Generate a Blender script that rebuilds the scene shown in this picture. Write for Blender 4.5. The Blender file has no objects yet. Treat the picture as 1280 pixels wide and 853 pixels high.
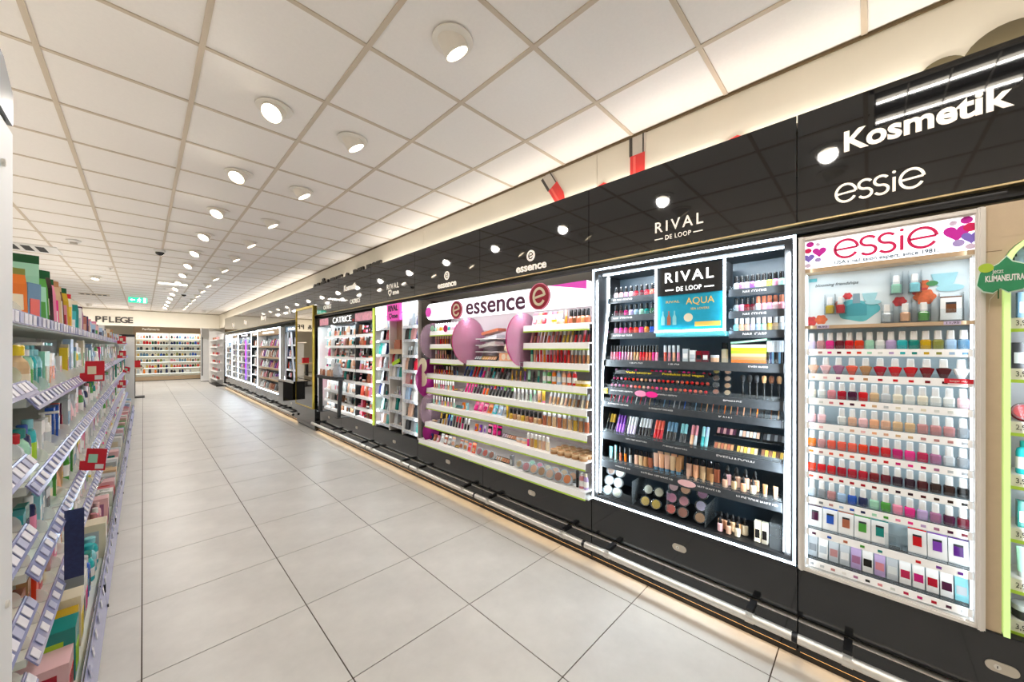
import bpy, math, random
from mathutils import Matrix, Vector
sc = bpy.context.scene
COLL = sc.collection
R = random.Random(7)

# ------------------------------------------------------------------ camera, world, exposure
CAM_H, CEIL, XF, XW = 1.6713, 3.2393, 2.4742, 2.5368
cam = bpy.data.objects.new('camera', bpy.data.cameras.new('camera'))
cam.data.sensor_width = 36.0
cam.data.lens = 454.051 / 1280 * 36
cam.data.shift_y = 9.106 / 1280
cam.data.clip_start = 0.02
r_, u_, f_ = Vector((.7016, -.7126, .0011)), Vector((-.0008, .0008, 1.0)), Vector((.7126, .7016, .0002))
f_.normalize(); r_ = f_.cross(u_).normalized(); u_ = r_.cross(f_)
cam.matrix_world = Matrix(((r_.x, u_.x, -f_.x, 0), (r_.y, u_.y, -f_.y, 0), (r_.z, u_.z, -f_.z, CAM_H), (0, 0, 0, 1)))
COLL.objects.link(cam)
sc.camera = cam
wd = bpy.data.worlds.new('store_ambient'); sc.world = wd; wd.use_nodes = True
wd.node_tree.nodes['Background'].inputs[0].default_value = (1.0, .93, .84, 1)
wd.node_tree.nodes['Background'].inputs[1].default_value = .15
sc.view_settings.view_transform = 'Standard'; sc.view_settings.look = 'None'
sc.view_settings.gamma = 1; sc.view_settings.use_curve_mapping = False
sc.view_settings.exposure = 0.10
cy = sc.cycles
cy.use_denoising = True; cy.max_bounces = 8; cy.diffuse_bounces = 4; cy.glossy_bounces = 4
cy.transparent_max_bounces = 24; cy.transmission_bounces = 6; cy.sample_clamp_indirect = 6
cy.caustics_reflective = False; cy.caustics_refractive = False

SPOT_W, UP_W, LED_W = 21, 82, 5.0

# ------------------------------------------------------------------ materials
def lin(h):
    h = h.lstrip('#')
    c = [int(h[i:i+2], 16) / 255 for i in (0, 2, 4)]
    return tuple(x / 12.92 if x <= .04045 else ((x + .055) / 1.055) ** 2.4 for x in c)
MATS = {}
def M(name, hexc, rough=.5, metal=0, emit=0, noise=0, nscale=8, bump=0, coat=0, ecol=None):
    if name in MATS: return MATS[name]
    m = bpy.data.materials.new(name); m.use_nodes = True; nt = m.node_tree
    b = nt.nodes['Principled BSDF']; c = lin(hexc)
    b.inputs['Base Color'].default_value = (*c, 1)
    b.inputs['Roughness'].default_value = rough; b.inputs['Metallic'].default_value = metal
    if coat: b.inputs['Coat Weight'].default_value = coat; b.inputs['Coat Roughness'].default_value = .03
    if emit:
        b.inputs['Emission Color'].default_value = (*(lin(ecol) if ecol else c), 1)
        b.inputs['Emission Strength'].default_value = emit
    if noise or bump:
        tc = nt.nodes.new('ShaderNodeTexCoord'); n = nt.nodes.new('ShaderNodeTexNoise')
        n.inputs['Scale'].default_value = nscale; n.inputs['Detail'].default_value = 6
        n.inputs['Roughness'].default_value = .65
        nt.links.new(tc.outputs['Object'], n.inputs['Vector'])
        if noise:
            rp = nt.nodes.new('ShaderNodeValToRGB')
            rp.color_ramp.elements[0].position = .3; rp.color_ramp.elements[1].position = .7
            rp.color_ramp.elements[0].color = (*[x * (1 - noise) for x in c], 1)
            rp.color_ramp.elements[1].color = (*[min(1, x * (1 + noise * .6)) for x in c], 1)
            nt.links.new(n.outputs['Fac'], rp.inputs['Fac']); nt.links.new(rp.outputs['Color'], b.inputs['Base Color'])
        if bump:
            bp = nt.nodes.new('ShaderNodeBump'); bp.inputs['Strength'].default_value = bump
            bp.inputs['Distance'].default_value = .002
            nt.links.new(n.outputs['Fac'], bp.inputs['Height']); nt.links.new(bp.outputs['Normal'], b.inputs['Normal'])
    MATS[name] = m
    return m
def CLEAR(name, hexc, fac=.12, rough=.05, body=0.0):
    """thin clear plastic: mostly see-through, a little reflection and a little body colour"""
    if name in MATS: return MATS[name]
    m = bpy.data.materials.new(name); m.use_nodes = True; nt = m.node_tree
    nt.nodes.remove(nt.nodes['Principled BSDF']); out = nt.nodes['Material Output']
    t = nt.nodes.new('ShaderNodeBsdfTransparent'); g = nt.nodes.new('ShaderNodeBsdfGlossy'); d = nt.nodes.new('ShaderNodeBsdfDiffuse')
    mx = nt.nodes.new('ShaderNodeMixShader'); m2 = nt.nodes.new('ShaderNodeMixShader'); fr = nt.nodes.new('ShaderNodeLayerWeight')
    c = lin(hexc)
    t.inputs[0].default_value = (*[.6 + .4 * x for x in c], 1); g.inputs[0].default_value = (1, 1, 1, 1); g.inputs[1].default_value = rough
    d.inputs[0].default_value = (*c, 1); fr.inputs[0].default_value = fac * 2
    nt.links.new(fr.outputs['Fresnel'], mx.inputs[0]); nt.links.new(t.outputs[0], mx.inputs[1]); nt.links.new(g.outputs[0], mx.inputs[2])
    m2.inputs[0].default_value = body
    nt.links.new(mx.outputs[0], m2.inputs[1]); nt.links.new(d.outputs[0], m2.inputs[2]); nt.links.new(m2.outputs[0], out.inputs[0])
    MATS[name] = m
    return m
HEX = {'black': '#101012', 'white': '#f2f1ee', 'ivory': '#e9e3cf', 'pearl': '#dfe3e0', 'cream': '#efe2c6', 'grey': '#8d9296', 'silver': '#c3c9cd', 'charcoal': '#33353a',
       'pink': '#ee8fae', 'pale pink': '#f1c3c6', 'hot pink': '#e8308c', 'magenta': '#c4186f', 'rose': '#d98a94', 'dusty rose': '#c08a8a', 'mauve': '#a86f93', 'raspberry': '#b81f4c',
       'red': '#cf1522', 'crimson': '#b00d2a', 'dark red': '#7d0f1c', 'wine': '#4d0d18', 'burgundy': '#6a1128', 'plum': '#4a1638', 'aubergine': '#2c1226', 'coral': '#e8604c',
       'orange red': '#e23c1a', 'orange': '#ea7a1e', 'peach': '#f0b48c', 'nude': '#dcb096', 'beige': '#d5b58d', 'tan': '#b9895c', 'brown': '#6c4229', 'dark brown': '#2f1b16',
       'gold': '#cfa83c', 'mustard': '#c8a414', 'yellow': '#efd02a', 'olive': '#8c8f45', 'green': '#4d9d3e', 'dark green': '#1d5a33', 'mint': '#a6dcc0', 'lime': '#a9d534', 'teal': '#12877f',
       'turquoise': '#2fb6bd', 'aqua': '#8fd4dc', 'pale blue': '#a9c8e6', 'steel blue': '#5f8aa8', 'blue': '#2457b8', 'navy': '#1d2857', 'lilac': '#bfa8d4', 'lavender': '#c8bbd8', 'violet': '#7d3fa6', 'purple': '#561f7a', 'copper': '#b0664a'}
def C(n, rough=.25): return M('plastic_' + n.replace(' ', '_') + ('' if rough == .25 else '_r%d' % (rough * 100)), HEX[n], rough)
def METAL(n): return M('metal_' + n, HEX[n], .22, 1)
m_cream = M('cream_wall_paint', '#e4dcca', .6, noise=.03, nscale=3)
m_ceil = M('mineral_ceiling_tile', '#f6f0e9', .8, noise=.02, nscale=60, bump=.05)
m_grid = M('ceiling_grid_enamel', '#cfbfa9', .5, noise=.02)
m_floor = M('stone_floor_tile', '#cbc8c3', .36, noise=.12, nscale=2.6, bump=.04)
m_grout = M('dark_grout', '#4a3c30', .8, noise=.1)
m_gloss = M('black_gloss_panel', '#141416', .04, noise=.2, nscale=4, coat=.6)
m_drawer = M('black_gloss_drawer', '#202123', .09, noise=.25, nscale=5, coat=.3)
m_black = M('matt_black', '#0e0e10', .5, noise=.2)
m_dkcab = M('dark_slate_cabinet', '#2e3d48', .4, noise=.15)
m_steel = M('brushed_steel', '#e6e2da', .36, .7, noise=.05, nscale=40)
m_brass = M('brass_trim', '#e3cfa0', .3, 1, noise=.05)
m_alu = M('aluminium_frame', '#ece7e0', .3, .25, noise=.04)
m_white = M('white_lacquer', '#eceae6', .35, noise=.02)
m_offw = M('off_white_lacquer', '#e4e5e6', .45, noise=.02)
m_beige = M('beige_laminate', '#c9ad8c', .5, noise=.06, nscale=12)
m_taupe = M('taupe_laminate', '#b39c7f', .4, noise=.05)
m_tealback = M('grey_blue_back', '#c3d6dd', .5, noise=.03)
m_led = M('cold_led_strip', '#e4f4ff', .5, emit=15, ecol='#dcefff')
m_led_dim = M('cold_led_strip_dim', '#e4f4ff', .5, emit=3.5, ecol='#dcefff')
m_ledsoft = M('backlit_white_panel', '#f4f7fb', .4, emit=1.25, ecol='#f6f9ff')
m_kickled = M('warm_kick_led', '#ffcf8a', .5, emit=1.2, ecol='#ffb868')
m_lens = M('warm_lamp_lens', '#fff4dc', .4, emit=14, ecol='#fff0d6')
m_strip = M('white_shelf_edge', '#f3f3f1', .35, emit=.12, ecol='#ffffff')
m_lime = M('lime_edge', '#b9d94a', .4, noise=.02)
m_sign = M('lit_sign_letters', '#fbf3e6', .5, emit=.35)
m_railblue = CLEAR('price_rail_plastic', '#a3a8d6', .1, .1, .6)
m_clear = CLEAR('clear_acrylic', '#eaf2f6', .07, .04, .03)
m_frost = CLEAR('frosted_divider', '#fafcfa', .06, .25, .36)
m_lilac = CLEAR('lilac_acrylic', '#f8dcf0', .08, .1, .22)
m_plum = CLEAR('plum_acrylic', '#b0308c', .12, .05, .6)
m_mirror = M('mirror_silver', '#e8e2d6', .01, 1, noise=.01)
m_gold = M('yellow_gold_frame', '#cdb445', .3, .6, noise=.05)

# ------------------------------------------------------------------ geometry collector
class G:
    def __init__(s): s.v, s.f, s.m, s.s = [], [], [], []
    def add(s, vs, fs, mi=0, smooth=False):
        o = len(s.v); s.v += [tuple(v) for v in vs]
        for f in fs: s.f.append(tuple(i + o for i in f)); s.m.append(mi); s.s.append(smooth)
        return s
    def box(s, x0, x1, y0, y1, z0, z1, mi=0):
        return s.add([(x0, y0, z0), (x1, y0, z0), (x1, y1, z0), (x0, y1, z0), (x0, y0, z1), (x1, y0, z1), (x1, y1, z1), (x0, y1, z1)],
                     [(0, 3, 2, 1), (4, 5, 6, 7), (0, 1, 5, 4), (1, 2, 6, 5), (2, 3, 7, 6), (3, 0, 4, 7)], mi)
    def ring(s, rings, mi=0, smooth=False, caps=True):
        n = len(rings[0]); vs = [v for r in rings for v in r]; fs = []
        for k in range(len(rings) - 1):
            for i in range(n):
                j = (i + 1) % n; fs.append((k * n + i, k * n + j, (k + 1) * n + j, (k + 1) * n + i))
        s.add(vs, fs, mi, smooth)
        if caps: s.add(rings[0], [tuple(range(n))[::-1]], mi); s.add(rings[-1], [tuple(range(n))], mi)
        return s
    def prism(s, secs, c=.25, mi=0):
        """stack of chamfered rectangles: secs = [(z, w, d)]"""
        rs = []
        for z, w, d in secs:
            a, b, k = w / 2, d / 2, min(w, d) * c
            rs.append([(-a + k, -b, z), (a - k, -b, z), (a, -b + k, z), (a, b - k, z), (a - k, b, z), (-a + k, b, z), (-a, b - k, z), (-a, -b + k, z)])
        return s.ring(rs, mi)
    def lathe(s, prof, n=12, mi=0, cx=0, cyy=0, sx=1, sy=1, soft=False):
        def rg(r, z): return [(cx + r * sx * math.cos(2 * math.pi * i / n), cyy + r * sy * math.sin(2 * math.pi * i / n), z) for i in range(n)]
        if soft: s.ring([rg(max(r, 1e-4), z) for r, z in prof], mi, True)
        else:
            for (r0, z0), (r1, z1) in zip(prof, prof[1:]): s.ring([rg(max(r0, 1e-4), z0), rg(max(r1, 1e-4), z1)], mi, True, False)
            if prof[0][0] > 1e-3: s.add(rg(*prof[0]), [tuple(range(n))[::-1]], mi)
            if prof[-1][0] > 1e-3: s.add(rg(*prof[-1]), [tuple(range(n))], mi)
        return s
    def tube(s, pts, r, n=8, mi=0):
        rs = []
        for i, p in enumerate(pts):
            p = Vector(p); d = (Vector(pts[min(i + 1, len(pts) - 1)]) - Vector(pts[max(i - 1, 0)])).normalized()
            a = d.cross(Vector((0, 0, 1)) if abs(d.z) < .9 else Vector((1, 0, 0))).normalized(); b = d.cross(a)
            rs.append([p + a * r * math.cos(2 * math.pi * k / n) + b * r * math.sin(2 * math.pi * k / n) for k in range(n)])
        return s.ring(rs, mi, True)
    def poly(s, pts, y0, y1, mi=0):
        """outline in x,z extruded from y0 (front) to y1"""
        return s.ring([[(x, y0, z) for x, z in pts], [(x, y1, z) for x, z in pts]], mi)
    def strip(s, pts, w, y0, y1, mi=0):
        """ribbon of width w along an x,z polyline"""
        L, Rr = [], []
        for i, p in enumerate(pts):
            a, b = pts[max(i - 1, 0)], pts[min(i + 1, len(pts) - 1)]
            dx, dz = b[0] - a[0], b[1] - a[1]; l = math.hypot(dx, dz) or 1
            L.append((p[0] - dz / l * w / 2, p[1] + dx / l * w / 2)); Rr.append((p[0] + dz / l * w / 2, p[1] - dx / l * w / 2))
        for i in range(len(pts) - 1): s.poly([L[i], L[i + 1], Rr[i + 1], Rr[i]], y0, y1, mi)
        return s
    def prof(s, pts, x0, x1, mi=0):
        """profile in y,z swept along x"""
        return s.ring([[(x0, y, z) for y, z in pts], [(x1, y, z) for y, z in pts]], mi)
    def xf(s, mat, start=0):
        s.v[start:] = [tuple(mat @ Vector(v)) for v in s.v[start:]]; return s
    def mesh(s, name, mats):
        me = bpy.data.meshes.new(name); me.from_pydata(s.v, [], s.f)
        for m in (mats if isinstance(mats, (list, tuple)) else [mats]): me.materials.append(m)
        me.polygons.foreach_set('material_index', s.m); me.polygons.foreach_set('use_smooth', s.s)
        me.update(); return me
def link(name, data, parent=None, loc=None, rot=None):
    o = bpy.data.objects.new(name, data)
    if parent: o.parent = parent
    if loc is not None: o.location = loc
    if rot is not None: o.rotation_euler = rot
    COLL.objects.link(o); return o
def obj(name, g, mats, parent=None, loc=None, rot=None): return link(name, g.mesh(name, mats), parent, loc, rot)
def tag(o, label, cat, group=None):
    o['label'] = label; o['category'] = cat
    if group: o['group'] = group
    return o
def struct(o): o['kind'] = 'structure'; return o
def stuff(o): o['kind'] = 'stuff'; return o
class Unit:
    """local frame: x to the viewer's right, y into the unit, z up"""
    def __init__(s, ox, oy, rz): s.o, s.rz = (ox, oy), rz
    def w(s, x, y, z):
        c, n = math.cos(s.rz), math.sin(s.rz)
        return (s.o[0] + x * c - y * n, s.o[1] + x * n + y * c, z)
    def root(s, name, label, cat, group=None):
        return tag(link(name, None, None, (*s.o, 0), (0, 0, s.rz)), label, cat, group)
RZ_R, RZ_L = -math.pi / 2, math.pi / 2
def text(body, size, mat, parent, loc, w=None, bold=0, ext=.002, align='CENTER', name='lettering', space=1, shear=0, yscale=1, rot=(math.pi / 2, 0, 0), flip=False):
    c = bpy.data.curves.new(name, 'FONT'); c.body = body; c.size = size; c.align_x = align; c.align_y = 'CENTER'
    c.extrude = ext; c.offset = bold; c.space_character = space; c.shear = shear; c.materials.append(mat); c.resolution_u = 4
    o = link(name, c, parent, loc, rot)
    k = (w / size / (.56 * len(body))) if w else 1
    o.scale = (k, yscale, 1)
    return o
def circ(cx, cz, r, n=24, sx=1, a0=0, a1=360): return [(cx + r * sx * math.cos(math.radians(a0 + (a1 - a0) * i / n)), cz + r * math.sin(math.radians(a0 + (a1 - a0) * i / n))) for i in range(n + (a1 - a0 != 360))]
def heart(cx, cz, r):
    p = []
    for i in range(28):
        t = 2 * math.pi * i / 28
        p.append((cx + r * 16 * math.sin(t) ** 3 / 16, cz + r * (13 * math.cos(t) - 5 * math.cos(2 * t) - 2 * math.cos(3 * t) - math.cos(4 * t)) / 16))
    return p[::-1]
def area(name, loc, rot, sx, sy, watt, color, parent=None, spread=180):
    l = bpy.data.lights.new(name, 'AREA'); l.shape = 'RECTANGLE'; l.size = sx; l.size_y = sy; l.energy = watt; l.color = color
    l.spread = math.radians(spread)
    return link(name, l, parent, loc, rot)
COLD = (.84, .94, 1.0); WARM = (1.0, .945, .885)
ORD = ['first', 'second', 'third', 'fourth', 'fifth', 'sixth', 'seventh', 'eighth', 'ninth', 'tenth', 'eleventh', 'twelfth', 'thirteenth', 'fourteenth', 'fifteenth', 'sixteenth', 'seventeenth', 'eighteenth', 'nineteenth', 'twentieth']
ORD += ['twenty-' + o for o in ORD[:9]] + ['thirtieth'] + ['thirty-' + o for o in ORD[:9]] + ['fortieth'] + ['forty-' + o for o in ORD[:9]]

# ------------------------------------------------------------------ room shell
fl = struct(obj('floor', G().box(-9, 3.2, -6, 28.2, -.12, -.004), m_grout))
T = .7505; g_t = G().box(.003, T - .003, .003, T - .003, -.03, 0).mesh('floor_tile', m_floor)
for i in range(-1, 3):
    for j in range(-4, 32): link('floor_tile', g_t, fl, (-.0034 + i * T, 2.6119 + j * T, 0))
g_c = G().box(.003, .262, .003, T - .003, -.03, 0).mesh('floor_tile', m_floor)
for j in range(-4, 32): link('floor_tile', g_c, fl, (2.2481, 2.6119 + j * T, 0))
g = G()
for i in range(-12, -1):
    for j in range(-11, 33): g.box(-.0034 + i * T + .002, -.0034 + (i + 1) * T - .002, 2.6119 + j * T + .002, 2.6119 + (j + 1) * T - .002, -.03, 0)
for i in range(-1, 4):
    for j in range(-11, -4): g.box(-.0034 + i * T + .002, min(3.1, -.0034 + (i + 1) * T - .002), 2.6119 + j * T + .002, 2.6119 + (j + 1) * T - .002, -.03, 0)
stuff(obj('floor_tiling', g, m_floor, fl))

ce = struct(obj('ceiling', G().box(-9, 3.2, -6, 28.2, CEIL + .05, CEIL + .15), m_ceil))
TX, TY, CX, CY = .6059, .6144, -.3915, 2.477
g_t = G().box(.012, TX - .012, .012, TY - .012, CEIL + .006, CEIL + .03).mesh('ceiling_panel', m_ceil)
g_e = G().box(.012, XW - (CX + 4 * TX) - .014, .012, TY - .012, CEIL + .006, CEIL + .03).mesh('ceiling_panel', m_ceil)
g = G()
for i in range(-13, 5):
    for j in range(-13, 32):
        x, y = CX + i * TX, CY + j * TY
        if y + TY > 21.95: continue
        vis = x + TX > -.17 * (y + TY) - .1 and -1.6 < y < 17.5 and x + y > -1.5
        if i == 4:
            if vis: link('ceiling_panel', g_e, ce, (x, y, 0)); continue
            g.box(x + .012, XW - .014, y + .012, y + TY - .012, CEIL + .006, CEIL + .03); continue
        if vis: link('ceiling_panel', g_t, ce, (x, y, 0))
        else: g.box(x + .012, x + TX - .012, y + .012, y + TY - .012, CEIL + .006, CEIL + .03)
stuff(obj('ceiling_paneling', g, m_ceil, ce))
g = G()
for i in range(-13, 5): g.box(CX + i * TX - .0125, CX + i * TX + .0125, -6, 21.95, CEIL, CEIL + .03)
for j in range(-13, 32): g.box(-9, XW, CY + j * TY - .0115, CY + j * TY + .0115, CEIL + .0005, CEIL + .03)
stuff(obj('ceiling_grid_bars', g, m_grid, ce))

wr = struct(obj('wall_right', G().box(3.1, 3.2, -6, 28.2, 0, CEIL), m_cream))
tr = struct(obj('trim_1', G().box(XW - .012, XW + .012, -6, 21.95, CEIL - .012, CEIL + .004), M('dark_edge_trim', '#5d4a2a', .6, noise=.05)))  # dark brown trim strip along the ceiling edge
sof = struct(obj('wall_soffit', G().box(XW + .012, 3.1, -6, 21.95, 2.6, CEIL + .05), m_cream))
for j in range(-3, 9):
    y0 = -1.0 + j * 2.55
    p = G().box(XW, XW + .012, y0 + .002, y0 + 2.548, 2.6, CEIL - .012)
    obj('soffit_panel', p, m_cream, sof)
struct(obj('wall_left', G().box(-9, -8.9, -6, 28.2, 0, CEIL), m_cream))
struct(obj('wall_back', G().box(-9, 3.2, 28, 28.1, 0, CEIL), m_cream))
struct(obj('wall_front', G().box(-9, 3.2, -6.1, -6, 0, CEIL), m_cream))
# lettered bulkhead at the end of the aisle
wb = struct(obj('wall_bulkhead', G().box(-9, 3.1, 21.95, 22.2, 2.585, CEIL + .05), m_cream))
struct(obj('trim_2', G().box(-9, XW, 21.935, 21.95, CEIL - .012, CEIL + .004), M('dark_edge_trim', '', .6)))
UB = Unit(0, 21.95, 0)
m_dkl = M('dark_bronze_letters', '#2a2117', .4, .3, noise=.05)
t = UB.root('wall_sign', 'dark raised capitals reading PFLEGE on the cream bulkhead above the perfume shelves', 'sign')
for i, ch in enumerate('& PFLEGE'):
    if ch != ' ': text(ch, .33, m_dkl, t, (-1.62 + i * .178, -.02, 2.81), bold=.008, ext=.015, name='letter')
# the same lettering along the right-hand soffit, cut off by the fascia
US = Unit(XW, 8.35, RZ_R)
t = US.root('wall_sign', 'dark raised capitals SCHÖNHEIT & PFLEGE half hidden behind the black fascia', 'sign')
for i, ch in enumerate('SCHÖNHEIT & PFLEGE'):
    if ch != ' ': text(ch, .34, m_dkl, t, (.1 + i * .172, -.02, 2.86), bold=.012, ext=.015, name='letter')

# flat lipstick prints on the soffit; flush dark discs stand in for recessed cut-outs
USO = Unit(XW, 0, RZ_R)
m_lip = M('lipstick_red_print', '#e23a34', .45, noise=.12, nscale=5); m_lipl = M('lipstick_red_light_print', '#f0655a', .45)
m_slv = M('lipstick_case_print', '#c9c0b4', .35, noise=.1); m_slvd = M('lipstick_case_dark_print', '#3d362e', .35); m_olv = M('dark_olive_cutout', '#5b5034', .6, noise=.15, nscale=6)
def lipstick_print(yc, ztop, tilt, label, ln=.34):
    t = tag(link('lipstick_mural', None, None, (XW - .002, yc, ztop), (0, 0, RZ_R)), label, 'wall print')
    m = Matrix.Rotation(math.radians(tilt), 4, 'Y')
    obj('case', G().box(-.062, .062, -.004, 0, -.13, .02).xf(m), m_slv, t)
    obj('case_shade', G().box(-.062, -.038, -.006, -.004, -.13, .02).box(.04, .05, -.006, -.004, -.13, .02).xf(m), m_slvd, t)
    obj('bullet', G().poly([(-.055, -.13), (.055, -.13), (.055, -ln + .08), (.025, -ln), (-.03, -ln - .01), (-.055, -ln + .03)][::-1], -.006, 0).xf(m), m_lip, t)
    obj('bullet_gleam', G().poly([(-.03, -.14), (-.012, -.14), (-.012, -ln + .04), (-.03, -ln + .06)][::-1], -.008, -.006).xf(m), m_lipl, t)
lipstick_print(2.06, 3.21, -32, 'tilted red lipstick print in a silver case on the cream soffit')
lipstick_print(1.21, 3.22, 0, 'upright red lipstick print in a silver case on the cream soffit')
for k, (yy, zz, r, nm) in enumerate([(.60, 2.88, .085, 'small red lipstick tip print peeping over the black fascia'), (1.5, 2.92, .05, 'pointed red lipstick tip print just above the fascia')]):
    t = tag(link('lipstick_tip_mural', None, None, (XW - .002, yy, zz), (0, 0, RZ_R)), nm, 'wall print')
    obj('bullet', G().poly([(-r, 0), (r, 0), (r * .9, r * .7), (r * .3, r * 1.05), (-r * .6, r * .8)][::1], -.006, 0), m_lip, t)
for k, (yy, r, nm) in enumerate([(-.235, .080, 'smaller dark olive disc standing in for a soffit cut-out above the fascia'), (-.415, .13, 'larger dark olive disc standing in for a soffit cut-out above the fascia end')]):
    o = obj('cutout_disc', G().poly(circ(0, 0, r, 28), -.005, 0), m_olv, None, (XW - .002, yy, 2.905), (0, 0, RZ_R)); tag(o, nm, 'wall print')

# ------------------------------------------------------------------ ceiling fittings
m_ring = M('white_lamp_enamel', '#efe8dc', .35, noise=.02)
ME_RING = G().lathe([(.078, 0), (.104, -.001), (.104, -.008), (.078, -.010)], 28).mesh('trim_ring', m_ring)
ME_HOUS = G().lathe([(.0655, .05), (.0655, -.052), (.058, -.052), (.058, -.036)], 24).mesh('housing', m_ring)
ME_LENS = G().lathe([(.057, -.040), (.057, -.038)], 24).mesh('lens', m_lens)
SPOT = bpy.data.lights.new('downlight_beam', 'SPOT'); SPOT.energy = SPOT_W; SPOT.color = WARM; SPOT.spot_size = math.radians(150); SPOT.spot_blend = .9; SPOT.shadow_soft_size = .057
SPOT3 = SPOT.copy(); SPOT3.energy = SPOT_W * 4.4
SPOT2 = SPOT.copy(); SPOT2.energy = SPOT_W * 1.5
def downlight(x, y, tx, ty, label, group='ceiling downlights'):
    t = tag(link('downlight', None, None, (x, y, CEIL)), label, 'downlight', None)
    t['group'] = group
    link('trim_ring', ME_RING, t, (0, 0, .001))
    rot = (math.radians(ty), math.radians(tx), 0)
    h = link('housing', ME_HOUS, t, (0, 0, -.012), rot)
    link('lens', ME_LENS, h)
    link('beam', SPOT2 if tx == 26 else SPOT if tx == -30 else SPOT3, h, (0, 0, -.058))
for i in range(15):
    y = 1.515 + i * 1.257
    downlight(.60, y, 26, -24, 'tilted downlight %s along the row over the aisle middle' % ORD[i])
    downlight(1.105, y, -30, -6, 'tilted downlight %s along the row nearer the cosmetics wall' % ORD[i])
for i in range(4):
    downlight(.585, 1.5 - (i + 1) * 1.262, 26, -24, 'tilted downlight %s of the aisle row behind the viewer' % ORD[i])
    downlight(1.098, 1.5 - (i + 1) * 1.262, -30, -6, 'tilted downlight %s of the wall row behind the viewer' % ORD[i])
downlight(-.73, 12.1, 10, -10, 'single downlight above the far end of the white gondola')
for i in range(8): downlight(-2.0, -3 + i * 2.0, 10, 0, 'unseen added downlight %s over the neighbouring aisle' % ORD[i])  # unseen rows added over the next aisles, boosted to bounce light upward
for i in range(10): downlight(-4.4, -3 + i * 2.2, 0, 0, 'unseen added downlight %s over the third aisle' % ORD[i])
for i in range(5): downlight(-2.4 + i * 1.05, 19.9, 0, 34, 'downlight %s of the row washing the lettered bulkhead' % ORD[i])
for i in range(4): downlight(-1.6 + i * 1.1, 24.2, 0, -20, 'downlight %s in front of the perfume shelves' % ORD[i])

def dome(x, y, label):
    t = tag(link('camera_dome', None, None, (x, y, CEIL)), label, 'camera')
    obj('base', G().lathe([(.07, 0), (.075, -.03), (.06, -.045)], 20), m_white, t)
    obj('bubble', G().lathe([(.055, -.045), (.05, -.07), (.03, -.09), (.001, -.096)], 20, soft=True), M('smoked_dome', '#1b1a1a', .08), t)
dome(.186, 8.06, 'white security camera dome with dark bubble over the aisle')
dome(.814, 13.97, 'dark security camera dome farther along the ceiling')
dome(-.25, 16.5, 'small dark dome near the exit sign')
t = tag(link('smoke_detector', None, None, (-.712, 8.27, CEIL)), 'round white smoke detector above the white gondola', 'detector')
obj('base', G().lathe([(.075, 0), (.075, -.02), (.055, -.03)], 20), m_white, t)
obj('sensor', G().lathe([(.04, -.03), (.036, -.055), (.001, -.06)], 16), M('sensor_grey', '#b9b2a6', .5), t)
t = tag(link('air_vent', None, None, (-1.26, 9.35, CEIL)), 'square white ceiling air vent with dark slots', 'vent')
obj('frame', G().box(-.31, .31, -.31, .31, -.012, .004), m_white, t)
for k in range(3): obj('slot', G().box(-.19 + k * .14, -.10 + k * .14, -.22, .22, -.0135, -.012), M('vent_black', '#171410', .7), t)
t = tag(link('air_vent', None, None, (-1.0, 16.2, CEIL)), 'slim beige ceiling vent grille far down the aisle', 'vent')
obj('frame', G().box(-.3, .3, -.15, .15, -.010, .004), m_grid, t)
for k in range(5): obj('slot', G().box(-.27 + k * .11, -.2 + k * .11, -.11, .11, -.0115, -.010), M('vent_black', '', .7), t)
t = tag(link('exit_sign', None, None, (-.107, 15.58, CEIL)), 'green lit emergency exit sign hanging from the ceiling', 'exit sign')
m_exit = M('exit_green_lit', '#2fd0a4', .4, emit=1.1); m_exw = M('exit_white_lit', '#ecfff8', .4, emit=1.6)
obj('panel', G().box(-.20, .20, -.015, .015, -.22, -.06), m_exit, t)
obj('hanger', G().box(-.16, -.15, -.006, .006, -.06, 0).box(.15, .16, -.006, .006, -.06, 0), m_steel, t)
obj('arrow_mark', G().poly([(-.17, -.14), (-.12, -.10), (-.12, -.125), (-.06, -.125), (-.06, -.155), (-.12, -.155), (-.12, -.18)], -.02, -.015), m_exw, t)
obj('figure_mark', G().poly(circ(.03, -.085, .014, 10), -.02, -.015).strip([(.03, -.10), (.02, -.14), (.045, -.165), (.03, -.205)], .02, -.02, -.015).strip([(.02, -.14), (-.02, -.19)], .018, -.02, -.015).strip([(-.02, -.13), (.03, -.11), (.07, -.135)], .013, -.02, -.015), m_exw, t)
obj('door_mark', G().box(.11, .17, -.02, -.015, -.21, -.07), m_exw, t)
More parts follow.
